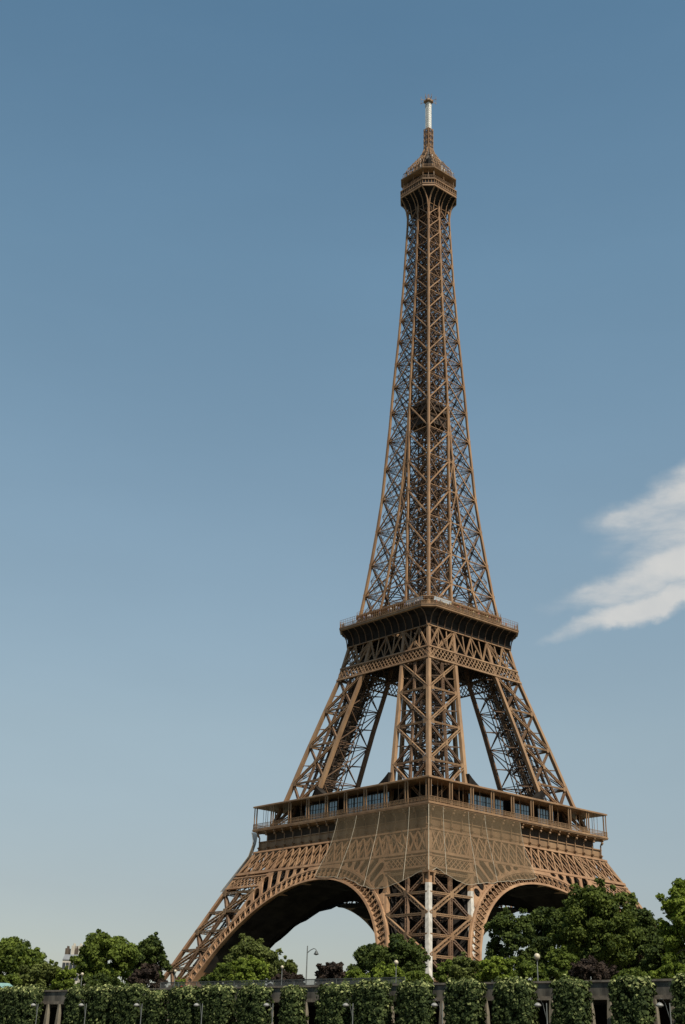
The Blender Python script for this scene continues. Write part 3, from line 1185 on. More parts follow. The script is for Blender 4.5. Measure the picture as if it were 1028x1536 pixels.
rail(b, 20.45, 3.0, 116.1, 118.3, .8, .07, 4)
rl2 = b.build('railing', 'iron', second)
b = MB()
b.quadstrip([octo(20.4, 3.0, 116.12), octo(20.4, 3.0, 117.2)])
b.build('mesh_infill', 'mesh', rl2)
b = MB()
for k in range(4):
    b.quadstrip([[fp(k, -8, 14.2, 116.1), fp(k, 8, 14.2, 116.1), fp(k, 8, 9, 116.1), fp(k, -8, 9, 116.1)],
                 [fp(k, -8, 14.2, 120.3), fp(k, 8, 14.2, 120.3), fp(k, 8, 9, 120.3), fp(k, -8, 9, 120.3)],
                 [fp(k, -8.6, 14.9, 120.4), fp(k, 8.6, 14.9, 120.4), fp(k, 8.6, 9, 120.4), fp(k, -8.6, 9, 120.4)],
                 [fp(k, -6.8, 12.4, 122.2), fp(k, 6.8, 12.4, 122.2), fp(k, 6.8, 9, 122.2), fp(k, -6.8, 9, 122.2)]], cap0=True, cap1=True)
b.build('pavilion', 'iron_dark', second)
b = MB()
b.quadstrip([octo(16.2, 2, 119.6), octo(16.6, 2, 119.7), octo(16.6, 2, 119.95), octo(8, 1, 120.0), octo(8, 1, 119.6), octo(16.2, 2, 119.6)])
rail(b, 16.4, 2, 119.95, 121.2, .9, .06, 3)
b.build('upper_deck', 'iron', second)
b = MB()
for (k, s0, s1) in ((0, -14.5, -7.5), (3, 7.5, 14.5)):
    b.quadstrip([[fp(k, s0, 16.75, 118.6), fp(k, s1, 16.75, 118.6)], [fp(k, s0, 16.95, 119.7), fp(k, s1, 16.95, 119.7)], [fp(k, s0, 16.8, 119.7), fp(k, s1, 16.8, 119.7)], [fp(k, s0, 16.6, 118.6), fp(k, s1, 16.6, 118.6)]], close=False)
gs = b.build('glass_screen', 'screen', second)

# --- upper shaft
shaft = empty('shaft', (0, 0, 0), 0, tower)
b = MB()
hsU = [h for h in UPP]
for su in (-1, 1):
    for sv in (-1, 1):
        hs_ = sorted(set(UPP + [271.0] + [h for h, _ in WT if 116 < h < 270]))
        column(b, hs_, lambda h: su * fW(h), lambda h: sv * fW(h), csec)
        lev = [h for h in UPP if h <= 189.3]
        for (a, c_) in ((1, 0), (0, 1)):
            column(b, sorted(set(lev + [h for h, _ in IT if 116 < h < 186])), lambda h: su * (fW(h) if a else fI(h) + .32), lambda h: sv * (fW(h) if c_ else fI(h) + .32), lambda h: .56)
        column(b, [116, 137, 158, 180], lambda h: su * (fI(h) + .5), lambda h: sv * (fI(h) + .5), lambda h: .4)
for k in range(4):
    lv = [h for h in UPP if h >= 189.3] + [271.0]
    rings = []
    for h in lv:
        w = fW(h)
        rings.append([fp(k, -.28, w + .02, h), fp(k, .28, w + .02, h), fp(k, .28, w - .5, h), fp(k, -.28, w - .5, h)])
    b.quadstrip(rings)
b.build('column', 'iron_up', shaft)
b = MB()
plan = MB()
gus = b
mid = MB()
for li in range(len(UPP) - 1):
    h0, h1 = UPP[li], UPP[li + 1]
    bw = float(np.interp(h0, [116, 190, 270], [.44, .36, .29]))
    for k in range(4):
        nk = fn(k, .08)
        for sg in (-1, 1):
            i0, i1 = (max(fI(h0), 0), max(fI(h1), 0))
            W0, W1 = fW(h0), fW(h1)
            A_, B_ = face_pt(k, sg * (W0 - .4), h0, -.3), face_pt(k, sg * i0, h0, -.3)
            C_, D_ = face_pt(k, sg * (W1 - .4), h1, -.3), face_pt(k, sg * i1, h1, -.3)
            b.beam(A_, D_, bw, .3, nk)
            mid.beam(B_ - nk * .45, C_ - nk * .45, bw * .85, .25, nk)
            b.beam(C_, D_, bw * .5, .25, nk)
            for P in (C_, D_):
                gus.beam(P + fn(k) * .2 - Vector((0, 0, .75)), P + fn(k) * .2 + Vector((0, 0, .75)), 1.15 if P is D_ else .95, .05, nk)
            # inner faces of the legs
            if i1 > .5:
                oi0, oi1 = i0 + .3, i1 + .3
                mid.beam(fp(k, sg * W0, oi0, h0), fp(k, sg * i1, oi1, h1), .3, .25, nk)
                mid.beam(fp(k, sg * i0, oi0, h0), fp(k, sg * W1, oi1, h1), .3, .25, nk)
                mid.beam(fp(k, sg * i1, oi1, h1), fp(k, sg * W1, oi1, h1), .22, .25, nk)
                # the gap between the legs
            # fan struts in plan
            nd = fp(k, sg * (W1 - .5), W1 - .5, h1)
            for tgt in (fp(k, sg * i1, i1 + .2, h1), fp(k, sg * (i1 + W1) / 2, i1, h1), fp(k, 0, W1 - .4, h1)):
                plan.beam(nd, tgt, .13, .16)
            plan.beam(fp(k, sg * i1, W1 - .4, h1), fp(k, 0, 0, h1), .16, .18)
            if i1 < .5:
                plan.beam(fp(k, sg * (W1 - .5), W1 - .5, h1), fp(k, 0, 0, h1), .2, .24)
                hm = (h0 + h1) / 2
                wm = fW(hm) - .5
                plan.beam(fp(k, sg * wm, wm, hm), fp(k, 0, wm, hm), .12, .14, nk)
                plan.beam(fp(k, 0, wm, hm), fp(k, sg * wm, 0, hm), .12, .14)
        if 0.4 < fI(h1):
            i1, i0 = fI(h1), fI(h0)
            w1, w0_ = fW(h1), fW(h0)
            b.beam(face_pt(k, -i1, h1, -.3), face_pt(k, i1, h1, -.3), .3, .3, nk)
            if h0 > 125:
                b.beam(face_pt(k, -i0, h0, -.3), face_pt(k, i1, h1, -.3), .26, .25, nk)
                mid.beam(face_pt(k, i0, h0, -.3), face_pt(k, -i1, h1, -.3), .26, .25, nk)
b.build('bracing', 'iron_up', shaft)
mid.build('counter_bracing', 'iron_mid', shaft)  # recessed diagonals, with their shade put into the darker colour
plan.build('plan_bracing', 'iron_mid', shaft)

b = MB()
cw = 2.3
for h0, h1 in zip(lin(116, 268, 44)[:-1], lin(116, 268, 44)[1:]):
    for k in range(4):
        b.beam(fp(k, -cw, cw, h0), fp(k, -cw, cw, h1), .34, .34)
        b.beam(fp(k, -cw, cw, h0), fp(k, cw, cw, h1), .2, .16, fn(k))
        b.beam(fp(k, cw, cw, h0), fp(k, -cw, cw, h1), .2, .16, fn(k))
        b.beam(fp(k, -cw, cw, h1), fp(k, cw, cw, h1), .22, .2, fn(k))
        b.beam(fp(k, 0, cw + .5, h0), fp(k, 0, cw + .5, h1), .5, .2, fn(k))
    sg = 1 if int(h0 * 3) % 2 else -1
for li in range(len(UPP) - 1):
    for (h0, h1) in ((UPP[li], (UPP[li] + UPP[li + 1]) / 2), ((UPP[li] + UPP[li + 1]) / 2, UPP[li + 1])):
        for k in range(4):
            nk = fn(k)
            W0, W1 = fW(h0) - 1.0, fW(h1) - 1.0
            i0, i1 = fI(h0), fI(h1)
            for sg in (-1, 1):
                for (a0, a1, c0, c1) in ((lerp(i0, W0, 0), lerp(i0, W0, .5), lerp(i1, W1, 0), lerp(i1, W1, .5)), (lerp(i0, W0, .5), W0, lerp(i1, W1, .5), W1)):
                    b.beam(fp(k, sg * a0, W0, h0), fp(k, sg * c1, W1, h1), .13, .1, nk)
                    b.beam(fp(k, sg * a1, W0, h0), fp(k, sg * c0, W1, h1), .13, .1, nk)
                b.beam(fp(k, sg * i1, W1, h1), fp(k, sg * W1, W1, h1), .11, .1, nk)
            if h0 > 120:
                q = max(3.4, i1 + .3)
                b.beam(fp(k, -q, q, h0), fp(k, q, q, h1), .16, .12, nk)
                b.beam(fp(k, q, q, h0), fp(k, -q, q, h1), .16, .12, nk)
                b.beam(fp(k, -q, q, h1), fp(k, q, q, h1), .2, .2, nk)
# emergency stair: zigzag flights in the shaft
z = 118.0
i = 0
while z < 266:
    r_ = 1.0
    off = 3.1 if z < 200 else 2.6
    sg = 1 if i % 2 else -1
    b.beam((off, -sg * 2.2, z), (off, sg * 2.2, z + 2.6), .8, .18)
    b.beam((-off, sg * 2.2, z), (-off, -sg * 2.2, z + 2.6), .8, .18)
    b.beam((off - .6, sg * 2.3, z + 2.6), (off + .6, sg * 2.3, z + 2.6), .9, .12)
    z += 2.6
    i += 1
b.build('lift_shaft', 'iron_mid', shaft)
b = MB()
b.quadstrip([sq(5.2, 188.2), sq(5.4, 188.3), sq(5.4, 188.7), sq(5.2, 188.8)], cap0=True, cap1=True)
b.quadstrip([sq(4.4, 188.8), sq(4.4, 190.6), sq(4.9, 190.7), sq(4.9, 191.6)], cap1=True)
b.quadstrip([sq(4.6, 184.0), sq(4.6, 184.3)], cap0=True, cap1=True)
b.quadstrip([sq(4.0, 184.3), sq(4.0, 188.2)])
b.build('intermediate_platform', 'iron_dark', shaft)

# --- summit
summit = empty('summit', (0, 0, 0), 0, tower)
b = MB()
b.quadstrip([octo(4.7, .3, 268), octo(5.1, .8, 270.5), octo(5.9, 1.4, 272.3), octo(7.2, 2.3, 273.6), octo(8.3, 2.9, 274.4)], cap0=True)
b.build('cornice', 'black', summit)  # solid black loft added in place of the dark open inside
for k in range(4):
    w = lambda h: float(np.interp(h, [262, 267, 271, 272.9, 274.4], [5.5, 5.35, 6.0, 7.1, 8.4]))
    hs_ = [262, 265, 267, 269, 270.5, 271.7, 272.7, 273.5, 274.4]
    for u in (-1, -.55, -.12, .12, .55, 1):
        b = MB()
        for h0, h1 in zip(hs_[:-1], hs_[1:]):
            if abs(u) == 1:
                c0, c1 = (w(h0) - 5.3) * .95, (w(h1) - 5.3) * .95
                b.beam(fp(k, u * (w(h0) - max(c0, 0) - .1), w(h0), h0), fp(k, u * (w(h1) - max(c1, 0) - .1), w(h1), h1), .34, .4, fn(k))
            elif h0 > 266:
                b.beam(fp(k, u * 5.4, w(h0), h0), fp(k, u * (5.4 + (w(h1) - 5.4) * .4), w(h1), h1), .2, .3, fn(k))
        b.build('rib', 'iron_up', summit)
b = MB()
b.quadstrip([octo(8.3, 2.9, 274.4), octo(8.6, 3, 274.5), octo(8.6, 3, 275.0), octo(8.45, 3, 275.05), octo(8.45, 3, 275.5), octo(8.6, 3, 275.55), octo(8.6, 3, 275.8), octo(8.3, 3, 275.85), octo(8.0, 3, 275.85)])
b.quadstrip([octo(8.2, 3, 277.35), octo(8.65, 3, 277.4), octo(8.65, 3, 277.75), octo(3, 1, 277.8)])
for a, b_ in oct_edges(8.4, 3):
    L = (b_ - a).length
    n_ = 12 if L > 6 else 4
    for i in range(n_ + 1):
        p = lerp(a, b_, i / n_)
        b.beam(p + Vector((0, 0, 275.85)), p + Vector((0, 0, 277.35)), .28, .2)
b.build('gallery', 'iron_up', summit)
b = MB()
b.quadstrip([octo(8.1, 2.9, 275.6), octo(8.1, 2.9, 277.5)], cap0=True)
b.build('window_band', 'window', summit)
b = MB()
b.quadstrip([octo(6.2, 2, 277.8), octo(6.2, 2, 282.3)], cap1=True)
b.build('cabin', 'black', summit)
b = MB()
rail(b, 8.1, 2.8, 277.8, 279.6, .7, .07, 4)
for a, b_ in oct_edges(7.9, 2.8):
    for u in (0, .5):
        p = lerp(a, b_, u)
        b.beam(p + Vector((0, 0, 277.8)), p * .96 + Vector((0, 0, 282.4)), .12, .12)
b.build('railing', 'iron', summit)
b = MB()
b.quadstrip([octo(6.4, 2.4, 282.0), octo(8.5, 3.1, 282.5), octo(8.6, 3.1, 282.9), octo(8.3, 3.1, 283.2), octo(6.6, 2.4, 283.6)], cap0=True, cap1=True)
b.build('terrace_roof', 'iron', summit)
b = MB()
b.quadstrip([octo(5.6, 2.0, 283.6), octo(5.4, 2.0, 287.0), octo(4.6, 1.6, 287.1), octo(4.3, 1.6, 289.8), octo(3.2, 1.1, 290.0), octo(2.9, 1.1, 292.4), octo(2.0, .6, 292.6), octo(1.3, .4, 297.8)], cap1=True)
b.build('dome', 'iron_dark', summit)
b = MB()
rr = random.Random(11)
for k in range(4):
    for u in lin(-1, 1, 6):
        pr = [(7.6, 283.5), (7.0, 286.8), (5.0, 290.4), (3.3, 292.8), (2.2, 295.0), (1.4, 298.0)]
        for (w0_, h0), (w1, h1) in zip(pr[:-1], pr[1:]):
            b.beam(fp(k, u * w0_ * .62, w0_, h0), fp(k, u * w1 * .62, w1, h1), .2, .2, fn(k))
    for (w0_, h0) in ((7.2, 286.0), (5.9, 288.8), (4.7, 290.8), (3.3, 292.9), (2.3, 295.0)):
        b.beam(fp(k, -w0_ * .8, w0_, h0), fp(k, w0_ * .8, w0_, h0), .2, .2, fn(k))
b.build('roof_rib', 'iron', summit)
for (name, nn_, mt_, sz) in (('aerial', 34, 'mast', .13), ('aerial', 80, 'iron', .16), ('aerial', 70, 'iron_dark', .2)):
    b = MB()
    for i in range(nn_):
        k = rr.randrange(4)
        u = rr.uniform(-.95, .95)
        h0 = rr.uniform(283.3, 295.5) if rr.random() < .6 else 283.2
        w_ = float(np.interp(h0, [283.3, 286.5, 290.4, 292.8, 295, 298], [8.2, 6.6, 4.9, 3.4, 2.3, 1.6]))
        p = fp(k, u * w_ * .7, w_ * rr.uniform(.8, 1), h0)
        L = rr.uniform(.6, 2.1) if h0 > 283.25 else rr.uniform(1.0, 3.2)
        b.beam(p, p + Vector((0, 0, L)), .10, .10)
        if rr.random() < .55:
            q = p + Vector((0, 0, L * .7))
            e_ = Vector((sz, sz, rr.uniform(.2, .5)))
            b.box(tuple(q - e_), tuple(q + e_))
    tag(b.build(name, mt_, summit), kind='stuff')
b = MB()
b.box((-6.5, -6.5, 283.4), (-4.6, -4.6, 287.2))
b.build('hatch', 'black', summit)
b = MB()
rail(b, 8.1, 3.0, 283.2, 284.5, .5, .06, 3)
b.build('terrace_rail', 'iron', summit)

# --- spire and broadcasting mast
spire = empty('spire', (0, 0, 0), 0, tower)
b = MB()
w = 1.15
for i, (h0, h1) in enumerate(zip(lin(297, 307, 8)[:-1], lin(297, 307, 8)[1:])):
    for k in range(4):
        b.beam(fp(k, -w, w, h0), fp(k, -w, w, h1), .26, .26)
        b.beam(fp(k, -w, w, h0), fp(k, w, w, h1), .14, .14, fn(k))
        b.beam(fp(k, w, w, h0), fp(k, -w, w, h1), .14, .14, fn(k))
        b.beam(fp(k, -w, w, h1), fp(k, w, w, h1), .16, .16, fn(k))
        if i % 2:
            b.beam(fp(k, -.6, w + .5, h0), fp(k, -.6, w + .5, h1 - .3), .5, .18, fn(k))
            b.beam(fp(k, .6, w + .5, h0), fp(k, .6, w + .5, h1 - .3), .5, .18, fn(k))
b.tube([(0, 0, 293), (0, 0, 307.3)], [.55, .55], 8)
b.build('lattice_stage', 'iron', spire)
b = MB()
w = .74
for i in range(12):
    h0 = 307.3 + i * 1.04
    for k in range(4):
        b.beam(fp(k, 0, w, h0 + .04), fp(k, 0, w, h0 + .94), 1.1, .16, fn(k), 0)
        b.beam(fp(k, -w, w, h0), fp(k, -w, w, h0 + 1.04), .12, .12)
b.tube([(0, 0, 307), (0, 0, 320.2)], [.5, .5], 10)
b.build('antenna', 'mast', spire)
b = MB()
b.quadstrip([octo(1.1, .4, 319.6), octo(1.5, .5, 320.0), octo(1.5, .5, 320.7), octo(.7, .3, 321.1)], cap0=True, cap1=True)
for i in range(8):
    a = i * math.pi / 4 + .4
    c_, s_ = math.cos(a), math.sin(a)
    b.beam((0, 0, 320.3), (3.2 * c_, 3.2 * s_, 320.6), .12, .12)
    b.beam((3.0 * c_, 3.0 * s_, 319.8), (3.0 * c_, 3.0 * s_, 321.9), .09, .09)
    b.beam((1.1 * c_, 1.1 * s_, 320.8), (1.1 * c_, 1.1 * s_, 322.9), .09, .09)
b.beam((0, 0, 321), (0, 0, 324), .16, .16)
b.build('mast_head', 'iron', spire)

# ------------------------------------------------------------------ nets hung on the tower
ROT = Matrix.Rotation(math.pi / 4, 4, 'Z')


def net(name, label, k, s_top, s_bot, hbot, mt_, ropes, n_=36, m_=14, cat='net', grp=None):
    """net hung from the first floor edge; s_top/s_bot = (left, right) extents, hbot(u) = bottom height"""
    root = tag(empty(name, (0, 0, 0), math.pi / 4), label, cat, grp)
    mb = MB()

    def P(u, v, d=0):
        ht = 56.6
        hb = hbot(u) + .28 * abs(math.sin(u * 17)) - .1 * math.sin(u * 60)
        h = ht + (hb - ht) * v
        tight = mt_ == 'netgrey'
        o_ = float(np.interp(h, [36, 40, 45, 50, 54, 56.6], [fW(36) + .5, fW(40) + .45, fW(45) + .5, 35.9, 35.0, 35.5] if tight else [fW(36) + .7, fW(40) + .6, 39.2, 36.9, 35.9, 35.55]))
        o_ += .12 * math.sin(u * 71 + v * 5) * v * (1 - v) * 4 * min(1, u * 6)
        o_ += .16 * math.sin(u * 23 + 1) * v * (1 - v) * 4 * min(1, u * 6)
        s_ = lerp(math.copysign(o_ + .01, s_top[0]), lerp(s_top[1], s_bot[1], v), u)
        return fp(k, s_, o_ + d, h)
    mb.quadstrip([[P(i / n_, j / m_) for i in range(n_ + 1)] for j in range(m_ + 1)], close=False)
    mb.build('netting', mt_, root, smooth=True)
    rp = MB()
    for u in ropes:
        rp.tube([P(u, j / 10, .06) for j in range(11)], .065, 5)
    rp.tube([P(i / 30, 1, .03) for i in range(31)], .07, 5)
    rp.build('rope', 'rope', root)
    return root


net('safety_net', 'brown see-through netting over the sunlit right face below first floor', 0,
    (-35.6, -1.8), (-41.5, -1.6), lambda u: float(np.interp(u, [0, .06, .25, .3, .7, 1], [39.4, 40.6, 38.2, 37.6, 40.2, 42.2])), 'net',
    (0.0, .15, .42, .60, 1.0))
net('safety_net', 'brown see-through netting over the shaded left face, split by pale ropes', 3,
    (35.6, 1.5), (41.8, -1.0), lambda u: float(np.interp(u, [0, .05, .3, .45, .7, 1], [39.6, 39.8, 36.8, 36.6, 40.2, 41.6])), 'net',
    (0.0, .20, .52, .78, 1.0))
net('safety_net', 'narrow grey net at the far left corner of the first floor', 2,
    (35.6, 33.4), (41.6, 37), lambda u: 40.5, 'netgrey', (0.0, 1.0))

# ------------------------------------------------------------------ foliage
def leaf_mesh(name, pos, nrm, size, tint, mt, rng, aspect=1.5):
    n = len(pos)
    nrm = nrm / np.maximum(np.linalg.norm(nrm, axis=1, keepdims=True), 1e-6)
    rnd = rng.normal(size=(n, 3))
    t1 = np.cross(nrm, rnd)
    t1 /= np.maximum(np.linalg.norm(t1, axis=1, keepdims=True), 1e-6)
    t2 = np.cross(nrm, t1)
    s = (size * rng.uniform(.6, 1.3, n))[:, None]
    v = np.empty((n, 4, 3))
    v[:, 0] = pos - t1 * s * aspect * .5
    v[:, 1] = pos + t2 * s * .5 + nrm * s * .12
    v[:, 2] = pos + t1 * s * aspect * .5
    v[:, 3] = pos - t2 * s * .5 + nrm * s * .12
    me = bpy.data.meshes.new(name)
    me.vertices.add(n * 4)
    me.vertices.foreach_set('co', v.reshape(-1))
    me.loops.add(n * 4)
    me.loops.foreach_set('vertex_index', np.arange(n * 4, dtype=np.int32))
    me.polygons.add(n)
    me.polygons.foreach_set('loop_start', np.arange(0, n * 4, 4, dtype=np.int32))
    me.materials.append(M[mt])
    me.update()
    a = me.attributes.new('tint', 'FLOAT', 'POINT')
    a.data.foreach_set('value', np.repeat(tint, 4).astype(np.float32))
    o = bpy.data.objects.new(name, me)
    COL.objects.link(o)
    return o


def crown_points(c, r, nclump, nleaf, rng, gap=0.0, csize=.36):
    nclump = int(nclump * 2.6)
    csize = csize * .66
    d = rng.normal(size=(nclump, 3))
    d /= np.linalg.norm(d, axis=1, keepdims=True)
    d[:, 2] = np.where(d[:, 2] < -.55, -d[:, 2], d[:, 2])
    rr_ = (rng.uniform(.25, 1.0, nclump) ** .5 * .86)[:, None]
    d = d * (1 + .13 * np.sin(d[:, :1] * 5 + rng.uniform(0, 6)) * np.cos(d[:, 2:] * 4 + rng.uniform(0, 6)))
    out = rng.uniform(size=nclump) < .16
    rr_ = np.where(out[:, None], rng.uniform(.86, 1.02, nclump)[:, None], rr_)
    cc_ = d * rr_ * r
    cs = rng.uniform(csize * .6, csize * 1.15, nclump) * min(r[0], r[2])
    cs = np.where(out, cs * .5, cs)
    ct = rng.uniform(0, 1, nclump)
    idx = rng.choice(nclump, nleaf, p=cs ** 2 / (cs ** 2).sum())
    e = rng.normal(size=(nleaf, 3))
    e /= np.linalg.norm(e, axis=1, keepdims=True)
    e[:, 2] = np.where(rng.uniform(size=nleaf) < .45, np.abs(e[:, 2]), e[:, 2])
    rad = cs[idx] * (rng.uniform(.35, 1.2, nleaf) ** .8)
    pos = cc_[idx] + e * rad[:, None] * np.array([1.0, 1.0, .8])
    nr = e + rng.normal(size=(nleaf, 3)) * .7 + np.array([0, 0, .25])
    return c + pos, nr, np.clip(ct[idx] + rng.normal(size=nleaf) * .1, 0, 1), cc_ + c


def tree(name, label, cat, x0, x1, yt, yb, dist, mt, nleaf, leaf, seed, group, zg=0.0, nclump=42, trunk='bark', csize=.36, gy=1.0):
    rng = np.random.default_rng(seed)
    top = at((x0 + x1) / 2, yt, dist)
    bot = at((x0 + x1) / 2, yb, dist)
    rx = (at(x1, yt, dist) - at(x0, yt, dist)).length / 2
    rz = (top.z - bot.z) / 2
    c = Vector((top.x, top.y, (top.z + bot.z) / 2))
    root = tag(empty(name, (c.x, c.y, zg)), label, cat, group)
    loc = np.array([0, 0, c.z - zg])
    r = np.array([rx, rx * gy, rz]) / 1.02
    pos, nr, ti, cl_ = crown_points(loc, r, nclump, int(nleaf * 1.7), rng, csize=csize)
    leaf = leaf * .74
    keep = pos[:, 2] > .15
    o = leaf_mesh('crown', pos[keep], nr[keep], leaf, ti[keep], mt, rng)
    o.parent = root
    b_ = MB()
    h = loc[2]
    tr = max(.09, rx * .05)
    lean = rng.uniform(-.04, .04, 2)
    pts = [(0, 0, -.2), (lean[0] * h * .4, lean[1] * h * .4, h * .4), (lean[0] * h * .8, lean[1] * h * .8, h * .85), (lean[0] * h, lean[1] * h, h * 1.0 + rz * .5)]
    b_.tube(pts, [tr * 1.4, tr, tr * .7, tr * .15], 8)
    for j in range(min(10, len(cl_))):
        q = cl_[j]
        st = rng.uniform(.45, .9)
        p0_ = Vector((lean[0] * h * st, lean[1] * h * st, h * st))
        pe = Vector(q)
        mid_ = (p0_ + pe) / 2 + Vector((0, 0, rz * .08))
        b_.tube([p0_, mid_, pe], [tr * .5, tr * .3, tr * .08], 5)
    t_ = b_.build('trunk', trunk, root, smooth=True)
    return root


G1, G2, G3 = 'park trees behind the promenade wall', 'shrubs growing above the promenade wall', 'dark purple leaved shrubs above the wall'
TREES = [
    # name, label, category, x0, x1, ytop, ybot, dist, material, leaves, leaf size, group, clumps, clump size
    ('broadleaf_tree', 'broad green tree at the left edge of the park', 'tree', -40, 92, 1406, 1510, 215, 'lf_mid', 15000, .42, G1, 44, .36),
    ('broadleaf_tree', 'dense round bright green tree left of the tower foot', 'tree', 116, 217, 1396, 1500, 200, 'lf_mid', 17000, .40, G1, 60, .30),
    ('broadleaf_tree', 'darker tree just behind the dense round one, left of the tower foot', 'tree', 190, 259, 1402, 1500, 226, 'lf_dark', 11000, .42, G1, 36, .34),
    ('broadleaf_tree', 'olive green tree under the left arch of the tower', 'tree', 334, 430, 1406, 1500, 232, 'lf_olive', 13000, .42, G1, 40, .34),
    ('broadleaf_tree', 'small thin olive tree at the right of the tree under the left arch', 'tree', 405, 450, 1433, 1495, 222, 'lf_olive', 3200, .36, G1, 22, .30),
    ('broadleaf_tree', 'low dark domed tree at the left of the white corner column', 'tree', 524, 592, 1414, 1495, 244, 'lf_dark', 9000, .40, G1, 30, .38),
    ('broadleaf_tree', 'taller dark domed tree touching the lattice left of the white column', 'tree', 556, 642, 1402, 1495, 240, 'lf_dark', 11000, .40, G1, 34, .38),
    ('broadleaf_tree', 'thin dark tree in front of the right arch opening', 'tree', 714, 806, 1350, 1500, 226, 'lf_dark', 9500, .42, G1, 40, .27),
    ('broadleaf_tree', 'dense dark tree in the middle of the right arch', 'tree', 770, 880, 1352, 1510, 236, 'lf_dark', 17000, .42, G1, 54, .30),
    ('broadleaf_tree', 'tallest dark green tree hiding the right end of the right arch', 'tree', 826, 964, 1318, 1510, 214, 'lf_right', 23000, .42, G1, 70, .27),
    ('broadleaf_tree', 'dark tree between the tallest tree and the tree at the right edge', 'tree', 900, 1012, 1352, 1510, 228, 'lf_dark', 14000, .42, G1, 44, .30),
    ('broadleaf_tree', 'bright leafed tall tree cut by the right edge', 'tree', 974, 1090, 1308, 1500, 188, 'lf_light', 16000, .42, G1, 44, .30),
    ('broadleaf_tree', 'dark low tree filling the space below the right edge tree', 'tree', 950, 1050, 1400, 1520, 200, 'lf_dark', 12000, .42, G1, 40, .32),
    ('leafy_shrub', 'grey green bushy shrub in front of the tree at the left edge', 'shrub', 20, 100, 1443, 1510, 172, 'lf_olive', 7000, .32, G2, 30, .34),
    ('leafy_shrub', 'low green shrub at the far left behind the hedge', 'shrub', -30, 45, 1458, 1510, 160, 'lf_mid', 6000, .30, G2, 26, .34),
    ('leafy_shrub', 'pale green feathery shrub beside the dense round tree', 'shrub', 80, 122, 1450, 1505, 155, 'lf_light', 4200, .28, G2, 22, .34),
    ('leafy_shrub', 'dark low shrub under the dense round tree', 'shrub', 108, 200, 1462, 1510, 165, 'lf_dark', 7000, .30, G2, 30, .34),
    ('leafy_shrub', 'small light shrub at the foot of the left tower leg', 'shrub', 262, 280, 1466, 1500, 150, 'lf_light', 2200, .24, G2, 14, .4),
    ('leafy_shrub', 'dark shrub just right of the left tower leg', 'shrub', 300, 328, 1462, 1505, 190, 'lf_dark', 3500, .3, G2, 18, .38),
    ('leafy_shrub', 'mid green shrub left of the pale pointed shrub under the left arch', 'shrub', 318, 356, 1438, 1505, 172, 'lf_mid', 5600, .32, G2, 24, .36),
    ('leafy_shrub', 'bright yellow green feathery shrub under the left arch', 'shrub', 346, 408, 1434, 1505, 166, 'lf_light', 7000, .28, G2, 30, .32),
    ('purple_shrub', 'purple shrub left of the left tower leg', 'shrub', 198, 250, 1443, 1505, 176, 'lf_purple', 6500, .32, G3, 26, .36),
    ('purple_shrub', 'low purple shrub left of the curved street lamp', 'shrub', 402, 468, 1455, 1505, 182, 'lf_purple', 6000, .32, G3, 24, .36),
    ('purple_shrub', 'taller purple shrub right of the curved street lamp', 'shrub', 466, 528, 1442, 1505, 176, 'lf_purple', 6500, .32, G3, 26, .34),
    ('purple_shrub', 'dark purple shrub in front of the tallest right tree', 'shrub', 846, 926, 1437, 1500, 158, 'lf_purple', 7500, .30, G3, 28, .36),
    ('leafy_shrub', 'light green shrub right of the purple shrubs', 'shrub', 510, 562, 1451, 1505, 166, 'lf_light', 5200, .28, G2, 22, .36),
    ('leafy_shrub', 'rounded yellow green shrub behind the small globe lamp', 'shrub', 552, 614, 1443, 1500, 160, 'lf_light', 6500, .28, G2, 26, .36),
    ('leafy_shrub', 'mid green shrub just left of the white column foot', 'shrub', 604, 648, 1454, 1500, 165, 'lf_mid', 4500, .28, G2, 20, .38),
    ('leafy_shrub', 'dark green shrub just right of the white column foot', 'shrub', 650, 694, 1437, 1500, 176, 'lf_mid', 5200, .3, G2, 22, .36),
    ('leafy_shrub', 'russet olive shrub in front of the lattice leg', 'shrub', 668, 728, 1431, 1500, 168, 'lf_olive', 6500, .3, G2, 26, .34),
    ('leafy_shrub', 'yellow green shrub under the thin dark tree', 'shrub', 714, 778, 1434, 1500, 160, 'lf_light', 7000, .28, G2, 28, .34),
    ('leafy_shrub', 'green shrub behind the large globe lamp', 'shrub', 764, 822, 1438, 1498, 162, 'lf_mid', 6000, .28, G2, 26, .34),
    ('leafy_shrub', 'rounded green shrub between the large globe lamp and the purple shrub', 'shrub', 810, 868, 1420, 1500, 166, 'lf_mid', 8000, .3, G2, 30, .34),
    ('leafy_shrub', 'low light shrub right of the dark purple shrub', 'shrub', 912, 985, 1452, 1495, 150, 'lf_mid', 6000, .28, G2, 26, .36),
    ('leafy_shrub', 'low yellow green shrub near the right edge', 'shrub', 972, 1060, 1446, 1490, 146, 'lf_light', 7000, .28, G2, 26, .36),
]
for i, (nm, lb, ct_, x0, x1, yt, yb, ds, mt_, nl, ls, gp, nc, cs_) in enumerate(TREES):
    tree(nm, lb, ct_, x0, x1, yt, yb, ds, mt_, nl, ls, 100 + i, gp, nclump=nc, csize=cs_)

